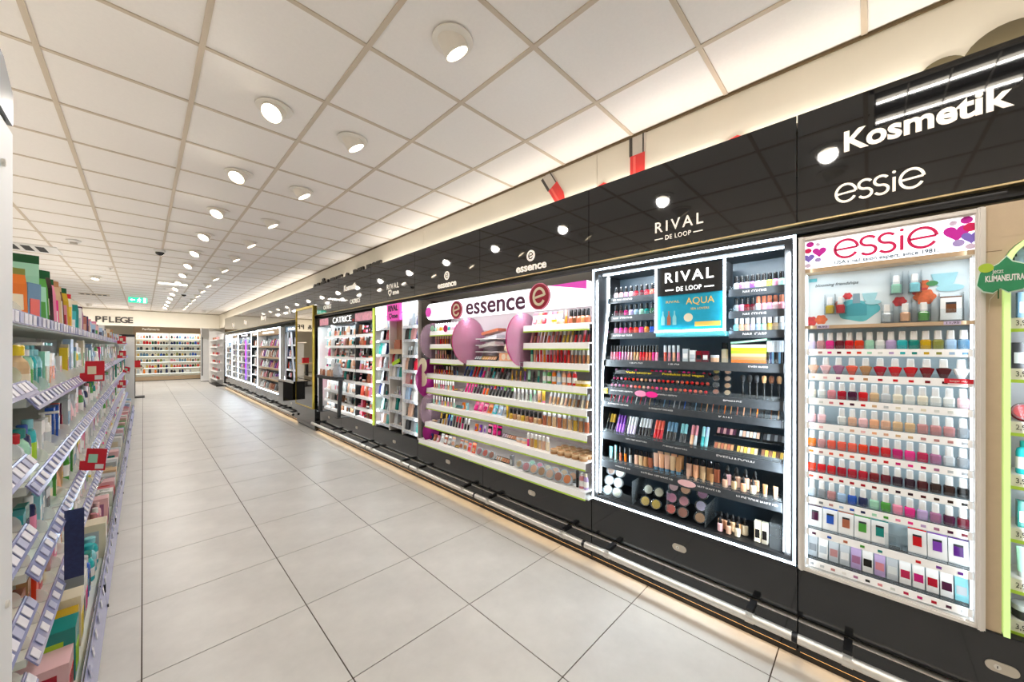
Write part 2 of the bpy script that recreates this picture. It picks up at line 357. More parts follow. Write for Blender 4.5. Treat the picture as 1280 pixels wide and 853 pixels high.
def louvre(x0, x1, y0, y1, label):
    t = tag(link('ceiling_luminaire', None, None, ((x0 + x1) / 2, (y0 + y1) / 2, CEIL)), label, 'ceiling light')
    w, d = (x1 - x0) / 2, (y1 - y0) / 2
    obj('frame', G().box(-w, w, -d, -d + .02, -.012, .004).box(-w, w, d - .02, d, -.012, .004).box(-w, -w + .02, -d, d, -.012, .004).box(w - .02, w, -d, d, -.012, .004), m_ring, t)
    obj('reflector', G().box(-w + .02, w - .02, -d + .02, d - .02, .0, .004), M('lamp_reflector', '#2c343d', .5, .0, noise=.05), t)
    L = d > w
    for q in (-.5, .5): obj('tube', G().tube([(q * w, -d + .03, -.006), (q * w, d - .03, -.006)] if L else [(-w + .03, q * d, -.006), (w - .03, q * d, -.006)], .013, 8), M('fluorescent_tube', '#fff4e0', .4, emit=6), t)
    for k in range(3): obj('louvre_blade', G().box(-w + .02, w - .02, -d + 2 * d * (k + 1) / 4 - .004, -d + 2 * d * (k + 1) / 4 + .004, -.024, -.019) if L else G().box(-w + 2 * w * (k + 1) / 4 - .004, -w + 2 * w * (k + 1) / 4 + .004, -d + .02, d - .02, -.024, -.019), m_ring, t)
    for q in (-.5, .5): area('tube_light', (q * w, 0, -.022) if L else (0, q * d, -.022), (0, 0, 0), .02 if L else 2 * w - .06, 2 * d - .06 if L else .02, 4, WARM, t)
louvre(.22, .8, 11.95, 12.25, 'long white louvred luminaire between the two downlight rows')
louvre(1.2, 1.75, -.65, .0, 'louvred luminaire over the aisle mirrored in the black fascia')
for k, (x, y) in enumerate([(.4, 13.2), (-.45, 10.6), (.85, 16.6), (.2, 17.8)]):
    o = obj('sprinkler', G().lathe([(.035, 0), (.035, -.008), (.012, -.012), (.012, -.035), (.025, -.037), (.025, -.041)], 14), m_steel, None, (x, y, CEIL)); tag(o, 'small round ceiling sprinkler, %s from the viewer' % ORD[[1, 0, 2, 3][k]], 'sprinkler')

# made-up light troughs, hidden on gondolas and fascia, added to brighten the ceiling
def trough(x, y0, y1, z, watt, label):
    t = tag(link('added_light_trough', None, None, (x, (y0 + y1) / 2, z)), label, 'added lamp'); l = (y1 - y0) / 2
    k = .3 if x > 2 else 1
    obj('channel', G().box(-.06 * k, .06 * k, -l, l, -.03, -.026).box(-.06 * k, -.055 * k, -l, l, -.026, .0).box(.055 * k, .06 * k, -l, l, -.026, .0), m_ring, t)
    area('added_uplight', (0, 0, -.01), (math.pi, 0, 0), .09 * k, 2 * l, watt, WARM, t)
trough(-1.05, -2, 13.2, 2.10, UP_W * .35, 'long added light trough hidden on top of the left gondola')
trough(-.74, 19.65, 21.1, 1.96, UP_W * .12, 'short added light trough on the gondola behind the tester table')
trough(-3.2, -4, 20, 2.10, UP_W * .5, 'unseen added light trough over the second aisle')
trough(-5.6, -4, 20, 2.10, UP_W * .5, 'unseen added light trough over the third aisle')
trough(2.513, -2, 19.6, 2.90, UP_W * .46, 'slim added light trough hidden behind the black fascia top')

# ------------------------------------------------------------------ goods: every kind is a root mesh with its parts
def k_nail(c):
    return [('b', G().prism([(0, .032, .030), (.003, .036, .032), (.041, .038, .032), (.047, .030, .026), (.050, .018, .018)], .2), C(c, .08)),
            ('cap', G().prism([(.049, .0255, .0245), (.090, .0235, .0225), (.093, .020, .019)], .2), C('white'))]
def k_nail_flared(c):
    return [('b', G().prism([(0, .024, .024), (.004, .026, .026), (.040, .050, .036), (.046, .050, .036), (.051, .018, .018)], .18), C(c, .08)),
            ('cap', G().prism([(.051, .029, .027), (.091, .025, .024), (.093, .022, .021)], .2), C('white'))]
def k_nail_round(c, cap='black'):
    return [('b', G().lathe([(.016, 0), (.018, .004), (.018, .032), (.013, .042), (.009, .045)], 12), C(c, .08)),
            ('cap', G().lathe([(.0115, .044), (.0115, .078), (.0095, .085)], 12), C(cap))]
def k_kit(c, c2='white'):
    return [('b', G().box(-.029, .029, -.011, .011, 0, .098), C(c2)),
            ('window', G().box(-.014, .014, -.0125, -.011, .030, .066), C(c, .15)), ('window_top', G().box(-.014, .014, -.0124, -.011, .066, .074), C('charcoal')),
            ('stripe', G().box(-.029, .029, -.0115, -.011, .093, .098), C(c))]
def k_sachet(c, c2='silver'):
    return [('b', G().ring([[(-.022 * a, -b, z), (.022 * a, -b, z), (.022 * a, b, z), (-.022 * a, b, z)] for a, b, z in [(1, .001, 0), (1, .007, .02), (1, .008, .06), (1, .002, .085), (1, .001, .092)]]), C(c2)),
            ('front_print', G().box(-.017, .017, -.0088, -.0068, .026, .058), C(c, .2))]
def k_lipstick(c):
    m = Matrix.Rotation(math.radians(72), 4, 'X')
    return [('b', G().lathe([(.0115, -.045), (.0115, .0)], 10).xf(m), C('black')),
            ('colour_end', G().lathe([(.0105, 0), (.0105, .006), (.007, .010)], 10).xf(m), C(c))]
def k_gloss(c, cap='black'):
    return [('b', G().lathe([(.0095, 0), (.0095, .058), (.006, .062)], 10), C(c, .08)), ('cap', G().lathe([(.0100, .060), (.0095, .108)], 10), C(cap))]
def k_mascara(c, cap):
    return [('b', G().lathe([(.007, 0), (.0105, .006), (.0105, .066)], 10), C(c, .15)), ('cap', G().lathe([(.0108, .067), (.0108, .128), (.008, .134)], 10), C(cap, .15))]
def k_pencil(c, tip='black'):
    return [('b', G().lathe([(.0055, 0), (.0055, .115)], 8), C(c)), ('tip', G().lathe([(.0058, .115), (.005, .142), (.001, .150)], 8), C(tip))]
def k_found(c, cap='black'):
    return [('b', G().prism([(0, .036, .026), (.080, .036, .026), (.084, .020, .018)], .3), C(c, .1)), ('cap', G().prism([(.084, .030, .024), (.125, .030, .024)], .3), C(cap, .12))]
def k_dropper(c):
    return [('b', G().lathe([(.018, 0), (.020, .004), (.020, .055), (.010, .063)], 12), C(c, .1)), ('collar', G().lathe([(.0125, .062), (.0125, .082)], 12), C('black')), ('bulb', G().lathe([(.008, .082), (.009, .094), (.005, .106), (.001, .109)], 10, soft=True), C('black', .5))]
def k_tube(c, cap='white'):
    g = G(); rs = []
    for z, a, b in [(.022, .017, .015), (.05, .018, .013), (.085, .019, .007), (.108, .020, .0015), (.116, .020, .001)]:
        rs.append([(a * math.cos(i * math.pi / 6), b * math.sin(i * math.pi / 6), z) for i in range(12)])
    return [('b', g.ring(rs, 0, True), C(c)), ('cap', G().lathe([(.014, 0), (.0145, .022)], 12), C(cap))]
def k_compact(c, base='black'):
    m = Matrix.Translation((0, 0, .034)) @ Matrix.Rotation(math.radians(62), 4, 'X')
    return [('b', G().lathe([(.030, -.012), (.034, -.009), (.034, .004), (.032, .006)], 18).xf(m), C(base)), ('powder', G().lathe([(.027, .006), (.027, .0072)], 18).xf(m), C(c, .6)),
            ('lid', G().lathe([(.034, .008), (.034, .013), (.030, .015)], 18).xf(m), m_clear)]
def k_pressed(c, lid='silver'):
    return [('b', G().lathe([(.031, 0), (.033, .003), (.033, .020)], 16), C(c)), ('lid', G().lathe([(.0335, .020), (.0335, .036), (.031, .038)], 16), C(lid)), ('lid_inset', G().lathe([(.026, .038), (.026, .0388)], 16), C(c))]
def k_palette(c, c2, base='black'):
    m = Matrix.Translation((0, 0, .002)) @ Matrix.Rotation(math.radians(52), 4, 'X')
    g = G().box(-.062, .062, -.001, .058, -.010, .004).xf(m)
    P = [('b', g, C(base))]
    for i in range(6): P.append(('pan', G().box(-.056 + i * .019, -.040 + i * .019, .008, .050, .004, .0055).xf(m), C([c, c2][i % 2], .6)))
    return P
def k_carton(c, c2='white', w=.036, d=.03, h=.1):
    return [('b', G().box(-w / 2, w / 2, -d / 2, d / 2, 0, h), C(c)), ('front_print', G().box(-w * .38, w * .38, -d / 2 - .0012, -d / 2, h * .2, h * .62), C(c2))]
def k_blister(c, c2='white'):
    return [('b', G().box(-.033, .033, -.001, .001, 0, .125), C(c2)), ('bubble', G().prism([(0, .044, .05), (.014, .036, .042)], .2).xf(Matrix.Translation((0, -.001, .042)) @ Matrix.Rotation(math.radians(90), 4, 'X')), C(c, .12)),
            ('header', G().box(-.033, .033, -.002, -.001, .095, .118), C(c))]
def k_jar(c, lid='white'):
    return [('b', G().lathe([(.028, 0), (.031, .004), (.031, .034)], 16), C(c, .12)), ('lid', G().lathe([(.0325, .034), (.0325, .052), (.030, .055)], 16), C(lid))]
def k_brush(c, hair='brown'):
    return [('b', G().lathe([(.003, 0), (.007, .02), (.006, .075), (.009, .095)], 8), C(c)), ('bristles', G().lathe([(.009, .095), (.014, .118), (.011, .135), (.001, .140)], 10, soft=True), C(hair, .8))]
def k_lotion(c, cap='white', lab='white'):
    return [('b', G().lathe([(.026, 0), (.030, .005), (.030, .120), (.026, .140), (.013, .150)], 14, sy=.75), C(c, .12)), ('cap', G().lathe([(.016, .149), (.016, .180), (.013, .184)], 12, sy=.9), C(cap)),
            ('wrap_label', G().lathe([(.0305, .03), (.0305, .095)], 14, sy=.76), C(lab))]
def k_pump(c, top='white', lab='pale blue'):
    P = [('b', G().lathe([(.032, 0), (.036, .006), (.036, .125), (.028, .148), (.016, .154)], 14, sy=.8), C(c, .1)), ('wrap_label', G().lathe([(.0366, .03), (.0366, .10)], 14, sy=.8), C(lab)),
         ('pump_collar', G().lathe([(.019, .153), (.019, .178), (.008, .181), (.008, .196)], 12), C(top)), ('pump_head', G().box(-.012, .012, -.055, .012, .196, .208), C(top))]
    return P
def k_bottle(c, cap='white', lab='white'):
    return [('b', G().lathe([(.036, 0), (.040, .006), (.040, .105), (.034, .128), (.022, .145), (.022, .15)], 16), C(c, .07)), ('cap', G().lathe([(.027, .15), (.028, .182), (.024, .187)], 16), C(cap)),
            ('wrap_label', G().lathe([(.0406, .03), (.0406, .085)], 16), C(lab))]
def k_packet(c, top='dark green', w=.13, h=.2):
    g = G().ring([[(-w / 2, -b, z), (w / 2, -b, z), (w / 2, b, z), (-w / 2, b, z)] for b, z in [(.002, 0), (.012, .03), (.012, h * .7), (.003, h * .92), (.002, h)]])
    return [('b', g, C(c)), ('header', G().box(-w / 2 - .001, w / 2 + .001, -.0045, .0045, h * .88, h + .001), C(top)), ('front_print', G().box(-w * .3, w * .3, -.0135, -.011, h * .2, h * .5), C('cream')),
            ('side_print', G().box(w / 2, w / 2 + .0012, -.003, .003, h * .2, h * .5), C('cream'))]
def k_box(c, c2='white', w=.07, d=.06, h=.14):
    return [('b', G().box(-w / 2, w / 2, -d / 2, d / 2, 0, h), C(c)), ('front_print', G().box(-w * .36, w * .36, -d / 2 - .0015, -d / 2, h * .12, h * .6), C(c2)),
            ('side_print', G().box(w / 2, w / 2 + .0015, -d * .3, d * .3, h * .2, h * .8), C(c2)), ('side_print', G().box(-w / 2 - .0015, -w / 2, -d * .3, d * .3, h * .2, h * .8), C(c2))]
def k_plain(c, w=.05, d=.03, h=.1): return [('b', G().box(-w / 2, w / 2, -d / 2, d / 2, 0, h * .72).box(-w * .4, w * .4, -d * .4, d * .4, h * .72, h), C(c))]
def k_flacon(c, w=.06, d=.03, h=.1): return [('b', G().prism([(0, w, d), (h * .7, w, d), (h * .75, w * .4, d * .6)], .15), C(c, .1)), ('cap', G().prism([(h * .75, w * .42, d * .7), (h, w * .42, d * .7)], .2), C('black'))]
KIND = {'nail_polish': k_nail, 'flared_nail_polish': k_nail_flared, 'round_nail_polish': k_nail_round, 'nail_kit': k_kit, 'nail_sticker_pouch': k_sachet, 'lipstick': k_lipstick, 'lip_gloss': k_gloss, 'mascara': k_mascara,
        'eye_pencil': k_pencil, 'foundation_bottle': k_found, 'dropper_bottle': k_dropper, 'cosmetic_tube': k_tube, 'powder_compact': k_compact, 'powder_jar': k_pressed, 'eyeshadow_palette': k_palette, 'carton': k_carton,
        'blister_pack': k_blister, 'cream_jar': k_jar, 'makeup_brush': k_brush, 'lotion_bottle': k_lotion, 'pump_bottle': k_pump, 'cleanser_bottle': k_bottle, 'hanging_packet': k_packet, 'care_box': k_box, 'makeup_box': k_plain, 'sample_box': k_plain, 'cosmetic_pack': k_plain, 'perfume_box': k_plain, 'perfume_flacon': k_flacon}  # plain make-up packs share one builder under several kind names
CAT = {k: k.split('_')[-1] for k in KIND}
CAT.update(nail_polish='nail polish', flared_nail_polish='nail polish', round_nail_polish='nail polish', lip_gloss='lip gloss', eye_pencil='pencil', lipstick='lipstick', mascara='mascara')
CACHE = {}
def put(kind, U, x, y, z, cols, label, group, tilt=0, yaw=0, size=1, **kw):
    key = (kind, tuple(cols), tuple(sorted(kw.items())))
    if key not in CACHE: CACHE[key] = [(n, g.mesh(kind if n == 'b' else n, m)) for n, g, m in KIND[kind](*cols, **kw)]
    P = CACHE[key]
    o = link(kind, P[0][1], None, U.w(x, y, z), (math.radians(-tilt), 0, U.rz + math.radians(yaw)))
    if size != 1: o.scale = (size,) * 3 if not isinstance(size, tuple) else size
    tag(o, label, CAT[kind], group)
    for n, me in P[1:]: link(n, me, o)
    return o
NOUN = {k: k.replace('_', ' ') for k in KIND}
NOUN.update(round_nail_polish='round nail polish', flared_nail_polish='flared nail polish', hanging_packet='packet', makeup_box='make-up pack', makeup_brush='make-up brush')
def row(U, items, x0, x1, y, z, where, group, tilt=0, jit=0, size=1, yaw=0):
    """items: (kind, cols[, size]) or None for a gap; evenly spread from x0 to x1"""
    n = len(items)
    for i, it in enumerate(items):
        if not it: continue
        x = x0 + (x1 - x0) * (i + .5) / n
        s = it[2] if len(it) > 2 else size
        kw = it[3] if len(it) > 3 else {}
        put(it[0], U, x + R.uniform(-jit, jit), y + R.uniform(-jit, jit), z, it[1], '%s %s, %s from left on %s' % (it[1][0], NOUN[it[0]], ORD[i], where), group, tilt, yaw + (R.uniform(-4, 4) if jit else 0), s, **kw)
def many(kind, cols, n): return [(kind, (c,) if isinstance(c, str) else c) for c in (cols * n)[:n]] if isinstance(cols, list) else [(kind, (cols,))] * n

# ------------------------------------------------------------------ right wall: plinths, rails, fascia
FIT = []; KICK_W = .30
def ftext(body, width, mat, parent, loc, size, **kw):
    o = text(body, size, mat, parent, loc, **kw); FIT.append((o, width)); return o
def e_glyph(g, cx, cz, rx, rz, w, y0, y1, tilt=0, mi=0):
    g.strip([(cx - rx * .97, cz - rz * .06 - tilt), (cx + rx * .97, cz + rz * .06 + tilt)], w * .85, y0, y1, mi)
    g.strip([(cx + rx * math.cos(math.radians(a)), cz + rz * math.sin(math.radians(a))) for a in range(4, 330, 13)], w, y0, y1, mi)
def s_glyph(g, cx, cz, hw, hh, w, y0, y1):
    g.strip([(cx + hw * math.cos(math.radians(a)), cz + hh / 2 + hh / 2 * math.sin(math.radians(a))) for a in range(30, 271, 16)] +
            [(cx + hw * math.cos(math.radians(a)), cz - hh / 2 + hh / 2 * math.sin(math.radians(a))) for a in range(74, -151, -16)], w, y0, y1)
def wordmark(parent, x0, x1, zc, h, w, mat, y0, y1):
    k = (x1 - x0) / .338; X = lambda v: x0 + (v - .146) * k
    for n, a in (('e', .188), ('s', .267), ('s', .330), ('i', .378), ('e', .442)):
        g = G()
        if n == 'e': e_glyph(g, X(a), zc, .042 * k, h / 2, w, y0, y1)
        elif n == 's': s_glyph(g, X(a), zc, .026 * k, h / 2, w, y0, y1)
        else: g.box(X(a) - w / 2, X(a) + w / 2, y0, y1, zc - h / 2, zc + h * .28).poly(circ(X(a), zc + h * .55, w * .6, 10), y0, y1)
        obj('letter', g, mat, parent)
EDGES = [-1.0, .275, 1.556, 2.857, 4.135, 5.415, 6.69, 7.96, 9.23, 10.38, 11.67, 13.02, 14.36, 15.65, 16.85, 18.0, 19.5]
WHERE = ['white nail cabinet', 'black make-up cabinet', 'right half of the lilac unit', 'left half of the lilac unit', 'three-column cabinet', 'right half of the wide white cabinet', 'left half of the wide white cabinet', 'gold-framed mirror',
         'slanted white stand', 'right half of the wooden-shelf cabinet', 'left half of the wooden-shelf cabinet', 'dark framed cabinet', 'purple-lit columns', 'narrow white columns', 'glossy tower', 'last lit cabinet']
m_lock = M('lock_plate_steel', '#cfc6b8', .3, .9, noise=.05); m_kick = M('plinth_kick', '#171513', .3, noise=.1)
LOCKX = [(.60, .355), (.62, .40), (.64, .40), (.62, .38)]
for k in range(16):
    ya, yb = EDGES[k], EDGES[k + 1]; w = yb - ya; U = Unit(XF, yb, RZ_R)
    if k != 7:
        t = U.root('base_cabinet', 'black glossy base cabinet with recessed groove under the %s' % WHERE[k], 'cabinet')
        obj('carcass', G().box(.002, w - .002, .03, .55, .05, .494), m_black, t)
        obj('drawer_front', G().box(.003, w - .003, 0, .03, .236, .494), m_drawer, t)
        obj('top_edge', G().box(.002, w - .002, -.006, .03, .494, .5), m_black, t)
        obj('lower_front', G().box(.003, w - .003, 0, .03, .045, .205), m_drawer, t)
        obj('groove_lip', G().box(.003, w - .003, -.004, .03, .205, .212), m_steel if k < 6 else m_black, t)
        obj('kick_light', G().box(.01, w - .01, .006, .014, .039, .045), m_kickled, t)
        area('kick_glow', (w / 2, -.006, .043), (math.radians(-40), 0, 0), w * .97, .012, KICK_W * w, (1, .70, .38), t)
        obj('kick', G().box(0, w, .02, .5, 0, .045), m_kick, t)
        lx = w * .52
        lk = obj('lock', G().poly([(lx + x * 1.0, .36 + z) for x, z in circ(-.022, 0, .022, 10, a0=90, a1=270) + circ(.022, 0, .022, 10, a0=-90, a1=90)], -.004, 0), m_lock, t)
        obj('keyhole', G().poly(circ(lx - .012, .36, .010, 12), -.006, -.004), m_steel, lk); obj('slot', G().box(lx - .0135, lx - .0105, -.0065, -.006, .355, .365), m_black, lk)
        t = U.root('bumper_rail', 'round steel bumper rail on black brackets below the %s' % WHERE[k], 'rail')
        obj('tube', G().tube([(.012, -.105, .175), (w - .012, -.105, .175)], .024, 12), m_steel, t)
        for xx in (.006, w - .006): obj('end_cap', G().tube([(xx - .006, -.105, .175), (xx + .006, -.105, .175)], .0245, 12), m_black, t)
        for xx in (.2, w - .2):
            b = obj('bracket', G().box(xx - .016, xx + .016, -.105, 0, .196, .222), m_black, t)
            obj('clamp', G().tube([(xx - .02, -.105, .175), (xx + .02, -.105, .175)], .0275, 12).box(xx - .016, xx + .016, -.13, -.085, .19, .204), m_steel, b)
    t = U.root('sign_fascia', 'black mirror-gloss fascia panel above the %s' % WHERE[k], 'fascia')
    obj('panel', G().box(.0025, w - .0025, -.045, 0, 2.34, 2.906), m_gloss, t)
    obj('lower_trim', G().box(0, w, -.043, 0, 2.331, 2.339), m_brass, t)
    obj('back_frame', G().box(0, w, 0, .05, 2.29, 2.6), m_black, t)
    yl = -.0475
    if k == 0:
        ftext('Kosmetik', .50, m_sign, t, (.425, yl, 2.685), .135, bold=.004, ext=.002)
        wordmark(t, .155, .446, 2.44, .085, .0105, m_sign, -.0485, -.045)
    elif k == 1:
        ftext('RIVAL', .30, m_sign, t, (.67, yl, 2.48), .10, bold=.0006, space=1.35)
        ftext('DE LOOP', .16, m_sign, t, (.67, yl, 2.405), .042, bold=0, space=1.15)
        obj('dash', G().box(.52, .575, -.0485, -.045, 2.402, 2.408).box(.765, .82, -.0485, -.045, 2.402, 2.408), m_sign, t)
    elif k in (2, 3):
        ftext('essence', .36, m_sign, t, (.70, yl, 2.40), .10, bold=.0025)
        g = G().poly(circ(.70, 2.50, .05, 20), -.0465, -.045); obj('disc_mark', g, m_sign, t)
        g = G(); e_glyph(g, .70, 2.50, .024, .028, .009, -.0485, -.0465, .002); obj('letter', g, m_gloss, t)
    elif k == 4:
        ftext('RIVAL', .34, m_sign, t, (.70, yl, 2.53), .105, bold=0, space=1.3)
        ftext('me', .17, m_sign, t, (.79, yl, 2.44), .09, bold=.002)
        obj('heart_mark', G().strip(heart(.62, 2.45, .045) + heart(.62, 2.45, .045)[:2], .012, -.0485, -.045), m_sign, t)
    elif k in (5, 6):
        ftext('CATRICE', .40, m_sign, t, (.70, yl, 2.44), .10, bold=.001)
        if k == 5: ftext('Kosmetik', .52, m_sign, t, (.49, yl, 2.69), .135, bold=.004)
    elif k in (8, 10, 12, 14):
        ftext(['A', 'Make-up', 'Pflege', 'Nagel'][(k - 8) // 2], [.2, .6, .45, .4][(k - 8) // 2], m_sign, t, (.6, yl, 2.55), .2, bold=.004)
area('fascia_glow', (XF + .0, .9, 2.318), (0, 0, 0), .02, 2.6, .6, WARM)

# ------------------------------------------------------------------ white nail cabinet
YN = .272; UN = Unit(XF, YN, RZ_R); W = .616
t = UN.root('nail_cabinet', 'tall white illuminated nail polish cabinet with pink lettered header and hearts', 'cabinet')
m_print = M('poster_white', '#e6f1f6', .5, noise=.03)
obj('back_panel', G().box(.03, W - .03, .115, .13, .5, 2.235), m_tealback, t)
obj('side_panel', G().box(.018, .03, 0, .13, .5, 2.25), m_white, t); obj('side_panel', G().box(W - .03, W - .018, 0, .13, .5, 2.25), m_white, t)
for a, b in ((0, .028), (W - .028, W)):
    f = obj('frame_post', G().box(a, b, -.018, .12, .497, 2.262).box(a + .006, b - .006, -.026, -.018, .497, 2.262).box(a + .012, b - .012, -.031, -.026, .497, 2.262), m_alu, t)
obj('frame_rail', G().box(.028, W - .028, -.018, .12, 2.236, 2.262).box(.028, W - .028, -.028, -.018, 2.243, 2.256), m_alu, t)
obj('frame_rail', G().box(.028, W - .028, -.018, .12, .497, .520).box(.028, W - .028, -.028, -.018, .502, .515), m_alu, t)
for xx in (.031, W - .037): obj('led_strip', G().box(xx, xx + .006, .004, .016, .524, 2.06), m_led_dim, t)
hd = obj('header_panel', G().box(.028, W - .028, -.004, .10, 2.092, 2.236), m_ledsoft, t)
m_pink = M('sign_pink', '#e2095d', .5, noise=.02); m_mag = M('heart_magenta', '#d81fae', .4, noise=.02); m_lav = M('heart_violet', '#8d76d8', .4, noise=.02); m_pal = M('dot_lilac', '#b9a3e0', .4); m_pap = M('dot_pale', '#e9d3ec', .4); m_tagl = M('tagline_grey', '#3c4f5c', .5)
wordmark(hd, .146, .484, 2.174, .088, .0115, m_pink, -.0075, -.004)
ftext("USA's nail salon expert. since 1981.", .345, m_tagl, hd, (.316, -.006, 2.109), .025, bold=.0004)
for i, (x, z, r, m, hh) in enumerate([(.085, 2.176, .028, m_mag, 1), (.042, 2.150, .024, m_lav, 1), (.540, 2.174, .038, m_mag, 1), (.580, 2.147, .028, m_lav, 1), (.048, 2.22, .014, m_mag, 0), (.040, 2.188, .013, m_pink, 0), (.080, 2.135, .011, m_pal, 0),
                                      (.079, 2.215, .009, m_pap, 0), (.545, 2.128, .015, m_pal, 0), (.578, 2.19, .018, m_pink, 0), (.567, 2.222, .015, m_mag, 0), (.530, 2.217, .010, m_pap, 0), (.577, 2.108, .012, m_pap, 0), (.04, 2.11, .011, m_pap, 0)]):
    obj('heart_mark' if hh else 'dot_mark', G().poly(heart(x, z, r) if hh else circ(x, z, r, 16, 1.15), -.0065 - i * .0001, -.004), m, hd)
obj('wood_bar', G().box(.028, W - .028, -.010, .11, 2.072, 2.092), m_beige, t)
obj('wood_bar', G().box(.028, W - .028, -.012, .11, 1.776, 1.792), m_beige, t)
nb = obj('niche_back', G().box(.03, W - .03, .095, .115, 1.792, 2.072), m_print, t)
m_splash = M('print_turquoise', '#63c0cc', .4, noise=.08, nscale=14); m_splashd = M('print_teal_bottle', '#4aa4b4', .4); m_fl1 = M('print_flower_red', '#de4a4f', .5, noise=.25, nscale=40); m_fl2 = M('print_flower_orange', '#ef7a4d', .5, noise=.25, nscale=40); m_leaf = M('print_leaf', '#4f8f5a', .5)
m_tea = M('print_teacup', '#a9dbe6', .4, noise=.1, nscale=20); m_pgrey = M('print_bottle_cap', '#8aa6b4', .4)
PN = [0]
def pr(nm, pts, m, d=.0): PN[0] += 1; return obj(nm, G().poly(pts[::-1] if sum(p[0] * q[1] - q[0] * p[1] for p, q in zip(pts, pts[1:] + pts[:1])) > 0 else pts, .0945 - .0003 * PN[0], .095), m, nb)
blob = [(.225 + (.078 + .008 * math.sin(3 * a + 1)) * math.cos(a), 1.868 + (.055 + .006 * math.sin(4 * a)) * math.sin(a)) for a in [i * math.pi / 15 for i in range(30)]]
pr('splash_print', blob, m_splash); pr('bottle_print', [(.185, 1.84), (.262, 1.84), (.262, 1.893), (.24, 1.905), (.207, 1.905), (.185, 1.893)], m_splashd, .001); pr('bottle_cap_print', [(.209, 1.905), (.238, 1.905), (.236, 1.955), (.211, 1.955)], m_pgrey, .001)
for x, z, r, m in [(.045, 1.822, .026, m_fl1), (.085, 1.828, .026, m_fl2), (.190, 1.945, .018, m_fl1), (.158, 1.905, .018, m_fl2), (.435, 1.955, .03, m_fl1), (.455, 1.915, .036, m_fl2), (.375, 1.90, .024, m_fl1), (.455, 1.975, .02, m_fl2)]:
    pr('flower_print', [(x + r * (.95 + .09 * math.cos(6 * a)) * math.cos(a), z + r * (.95 + .09 * math.cos(6 * a)) * math.sin(a)) for a in [i * math.pi / 18 for i in range(36)]], m, .0005)
for x, z, r in [(.272, 1.93, .028), (.515, 1.985, .04)]:
    pr('cup_print', [(x - r, z + r * .8), (x - r * .7, z - r * .4), (x - r * .3, z - r * .8), (x + r * .3, z - r * .8), (x + r * .7, z - r * .4), (x + r, z + r * .8)], m_tea, .0008); pr('saucer_print', circ(x + r * .4, z - r * .9, r * .4, 14, 2.6), m_tea)
pr('leaf_print', circ(.478, 1.975, .012, 10, 1.6), m_leaf, .001); pr('badge_print', [(.035, 2.035), (.068, 2.035), (.068, 2.052), (.035, 2.052)], m_splash)
ftext('blooming friendships', .17, m_tagl, nb, (.145, .094, 2.012), .022, shear=.3, ext=.0005)
for x, z in [(.36, 1.855 - .014), (.164, 1.855), (.123, 1.855)][1:] + [(.363, 1.937), (.422, 1.937), (.332, 1.801), (.392, 1.801), (.450, 1.801)]:
    obj('acrylic_holder', G().box(x - .021, x + .021, .036, .040, z - .004, z + .052).box(x - .021, x + .021, .040, .095, z - .004, z).box(x - .021, x - .019, .04, .095, z, z + .10).box(x + .019, x + .021, .04, .095, z, z + .10), m_clear, t)
obj('acrylic_holder', G().box(.495, .565, .030, .034, 1.797, 1.85).box(.495, .565, .034, .095, 1.797, 1.80).box(.495, .497, .034, .095, 1.80, 1.92).box(.563, .565, .034, .095, 1.80, 1.92), m_clear, t)
gn = 'nail polishes in the lit display niche'
for x, z, c, wh in [(.123, 1.855, 'mustard', 'lower pair, beside the red one'), (.164, 1.855, 'red', 'lower pair, beside the mustard one'), (.363, 1.937, 'mint', 'upper pair, nearer the flowers cup'), (.422, 1.937, 'aqua', 'upper pair, beside the red flowers'), (.332, 1.801, 'silver', 'lowest trio beside the splash'), (.392, 1.801, 'peach', 'middle of the lowest trio'), (.450, 1.801, 'green', 'lowest trio under the orange flower')]:
    put('nail_polish', UN, x, .066, z, (c,), '%s nail polish in the display niche, %s' % (c, wh), gn, size=.92)
put('nail_kit', UN, .530, .060, 1.80, ('brown',), 'white boxed nail kit with brown window in the display niche', gn, size=1.08)
for x, s in ((.10, '8,95'), (.527, '11,95')):
    p = obj('price_card', G().box(x - .024, x + .024, -.016, -.012, 1.776, 1.792), M('price_card_lilac', '#cdbfdc', .5), t); ftext(s, .035, m_black, p, (x, -.0165, 1.784), .012, ext=.0004)
